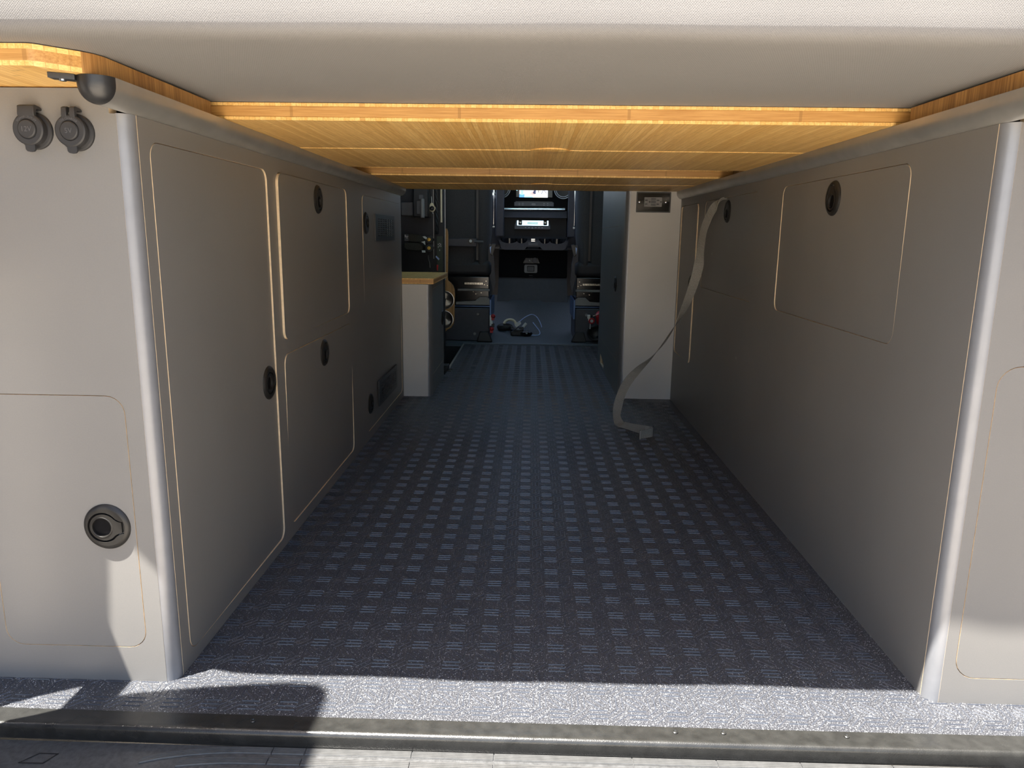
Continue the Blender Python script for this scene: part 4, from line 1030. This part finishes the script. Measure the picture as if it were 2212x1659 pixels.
# ---- fire extinguisher behind the tall cabinet
fe = thing('fire_extinguisher', 'red fire extinguisher lying half hidden behind the tall grey cabinet', 'extinguisher', (0.41, 3.52, 0.12))
b = MB(); b.lathe([(0.0, 0.0), (0.030, 0.0), (0.044, 0.014), (0.050, 0.04), (0.050, 0.26), (0.04, 0.28), (0.0, 0.28)], 26, T=Matrix.Translation((0.372, 3.53, 0.160)) @ Matrix.Rotation(PI/2-0.12, 4, 'Y')); part('cylinder', b, 'red', fe)
b = MB(); b.lathe([(0.019, 0), (0.019, 0.012), (0.015, 0.016), (0.012, 0.012), (0, 0.012)], 20, T=frame_mat((0, -1, 0), (0, 0, 1), (0.343, 3.50, 0.150))); g = part('gauge', b, 'red', fe)
b = MB(); b.lathe([(0.010, 0), (0, 0.001)], 16, T=frame_mat((0, -1, 0), (0, 0, 1), (0.343, 3.487, 0.150))); part('gauge_dial', b, 'print', g)
b = MB(); b.box(0.318, 0.334, 3.49, 3.52, 0.162, 0.185); b.box(0.322, 0.340, 3.49, 3.51, 0.150, 0.166); part('valve', b, 'white', fe, bevel=0.002)
b = MB(); b.tube([(0.336, 3.50, 0.14), (0.335, 3.50, 0.10)], 0.0035, 8); part('pin', b, 'white', fe)
b = MB(); b.tube([(0.35, 3.48, 0.180), (0.40, 3.48, 0.200)], 0.003, 8); part('lever', b, 'steel', fe)
b = MB(); b.tube([(0.374+0.043*math.cos(2*PI*k/36), 3.60, 0.062+0.043*math.sin(2*PI*k/36)) for k in range(36)], 0.007, 8, closed=True); b.lathe([(0.040, 0), (0.03, -0.02), (0, -0.03)], 30, T=frame_mat((0, -1, 0), (0, 0, 1), (0.374, 3.604, 0.062)))
solo('speaker_ring', b, 'black', 'round black ring low on the seat base below the extinguisher', 'ring', (0.374, 3.60, 0.02))

# ---- loose fittings on the cab floor
lf = thing('buckle_tangle', 'tangle of black buckles, grey clips and pale wire on the cab floor', 'fittings', (-0.1, 4.0, 0.0))
b = MB(); b.sphere((-0.205, 4.05, 0.035), 0.05, 20, 10, sq=(1.15, 1.0, 0.55)); part('black_pad', b, 'black_soft', lf)
b = MB(); b.tube([(-0.17+0.04*math.cos(t), 4.02+0.02*math.sin(t), 0.060+0.028*math.sin(t)) for t in [PI*k/10 for k in range(11)]], 0.009, 8); part('grey_arch', b, 'cream', lf)
b = MB(); b.plate(rr(-0.02, -0.013, 0.028, 0.013, 0.008), [], lambda a, c, d: (-0.118+0.75*a-0.5*c, 3.98+d, 0.062+0.75*c+0.55*a), 0, 0.012); part('grey_clip', b, 'white', lf)
b = MB(); b.tube([(-0.085, 3.93, 0.045), (-0.058, 3.93, 0.078)], 0.0095, 10); part('grey_peg', b, 'white', lf)
b = MB(); b.box(-0.16, -0.075, 3.86, 3.95, 0.0, 0.045); b.sphere((-0.055, 3.86, 0.016), 0.03, 14, 8, sq=(1.4, 1, 0.6)); part('black_buckle', b, 'black_gloss', lf, bevel=0.006)
b = MB(); b.box(-0.105, -0.075, 3.90, 3.93, 0.03, 0.055); part('dark_block', b, 'black', lf, bevel=0.003)
b = MB(); b.box(-0.165, -0.145, 3.95, 3.99, 0.03, 0.05); part('dark_block', b, 'black', lf, bevel=0.003)
b = MB(); b.tube([(-0.163, 3.845, 0.025), (-0.105, 3.845, 0.062)], 0.003, 6); part('thin_rod', b, 'steel', lf)
b = MB()
loop = spline([Vector(p) for p in ((-0.11, 3.97, 0.078), (-0.07, 4.10, 0.098), (-0.025, 4.20, 0.108), (0.01, 4.18, 0.098), (0.035, 4.10, 0.070), (0.048, 4.00, 0.045))], 8)
b.tube(loop, 0.0028, 6)
loop = spline([Vector(p) for p in ((-0.012, 4.06, 0.068), (0.01, 3.98, 0.050), (0.03, 3.93, 0.030), (0.034, 3.89, 0.012), (0.01, 3.86, 0.006), (-0.06, 3.85, 0.014))], 8)
b.tube(loop, 0.0028, 6); part('pale_wire', b, 'blue_tag', lf)
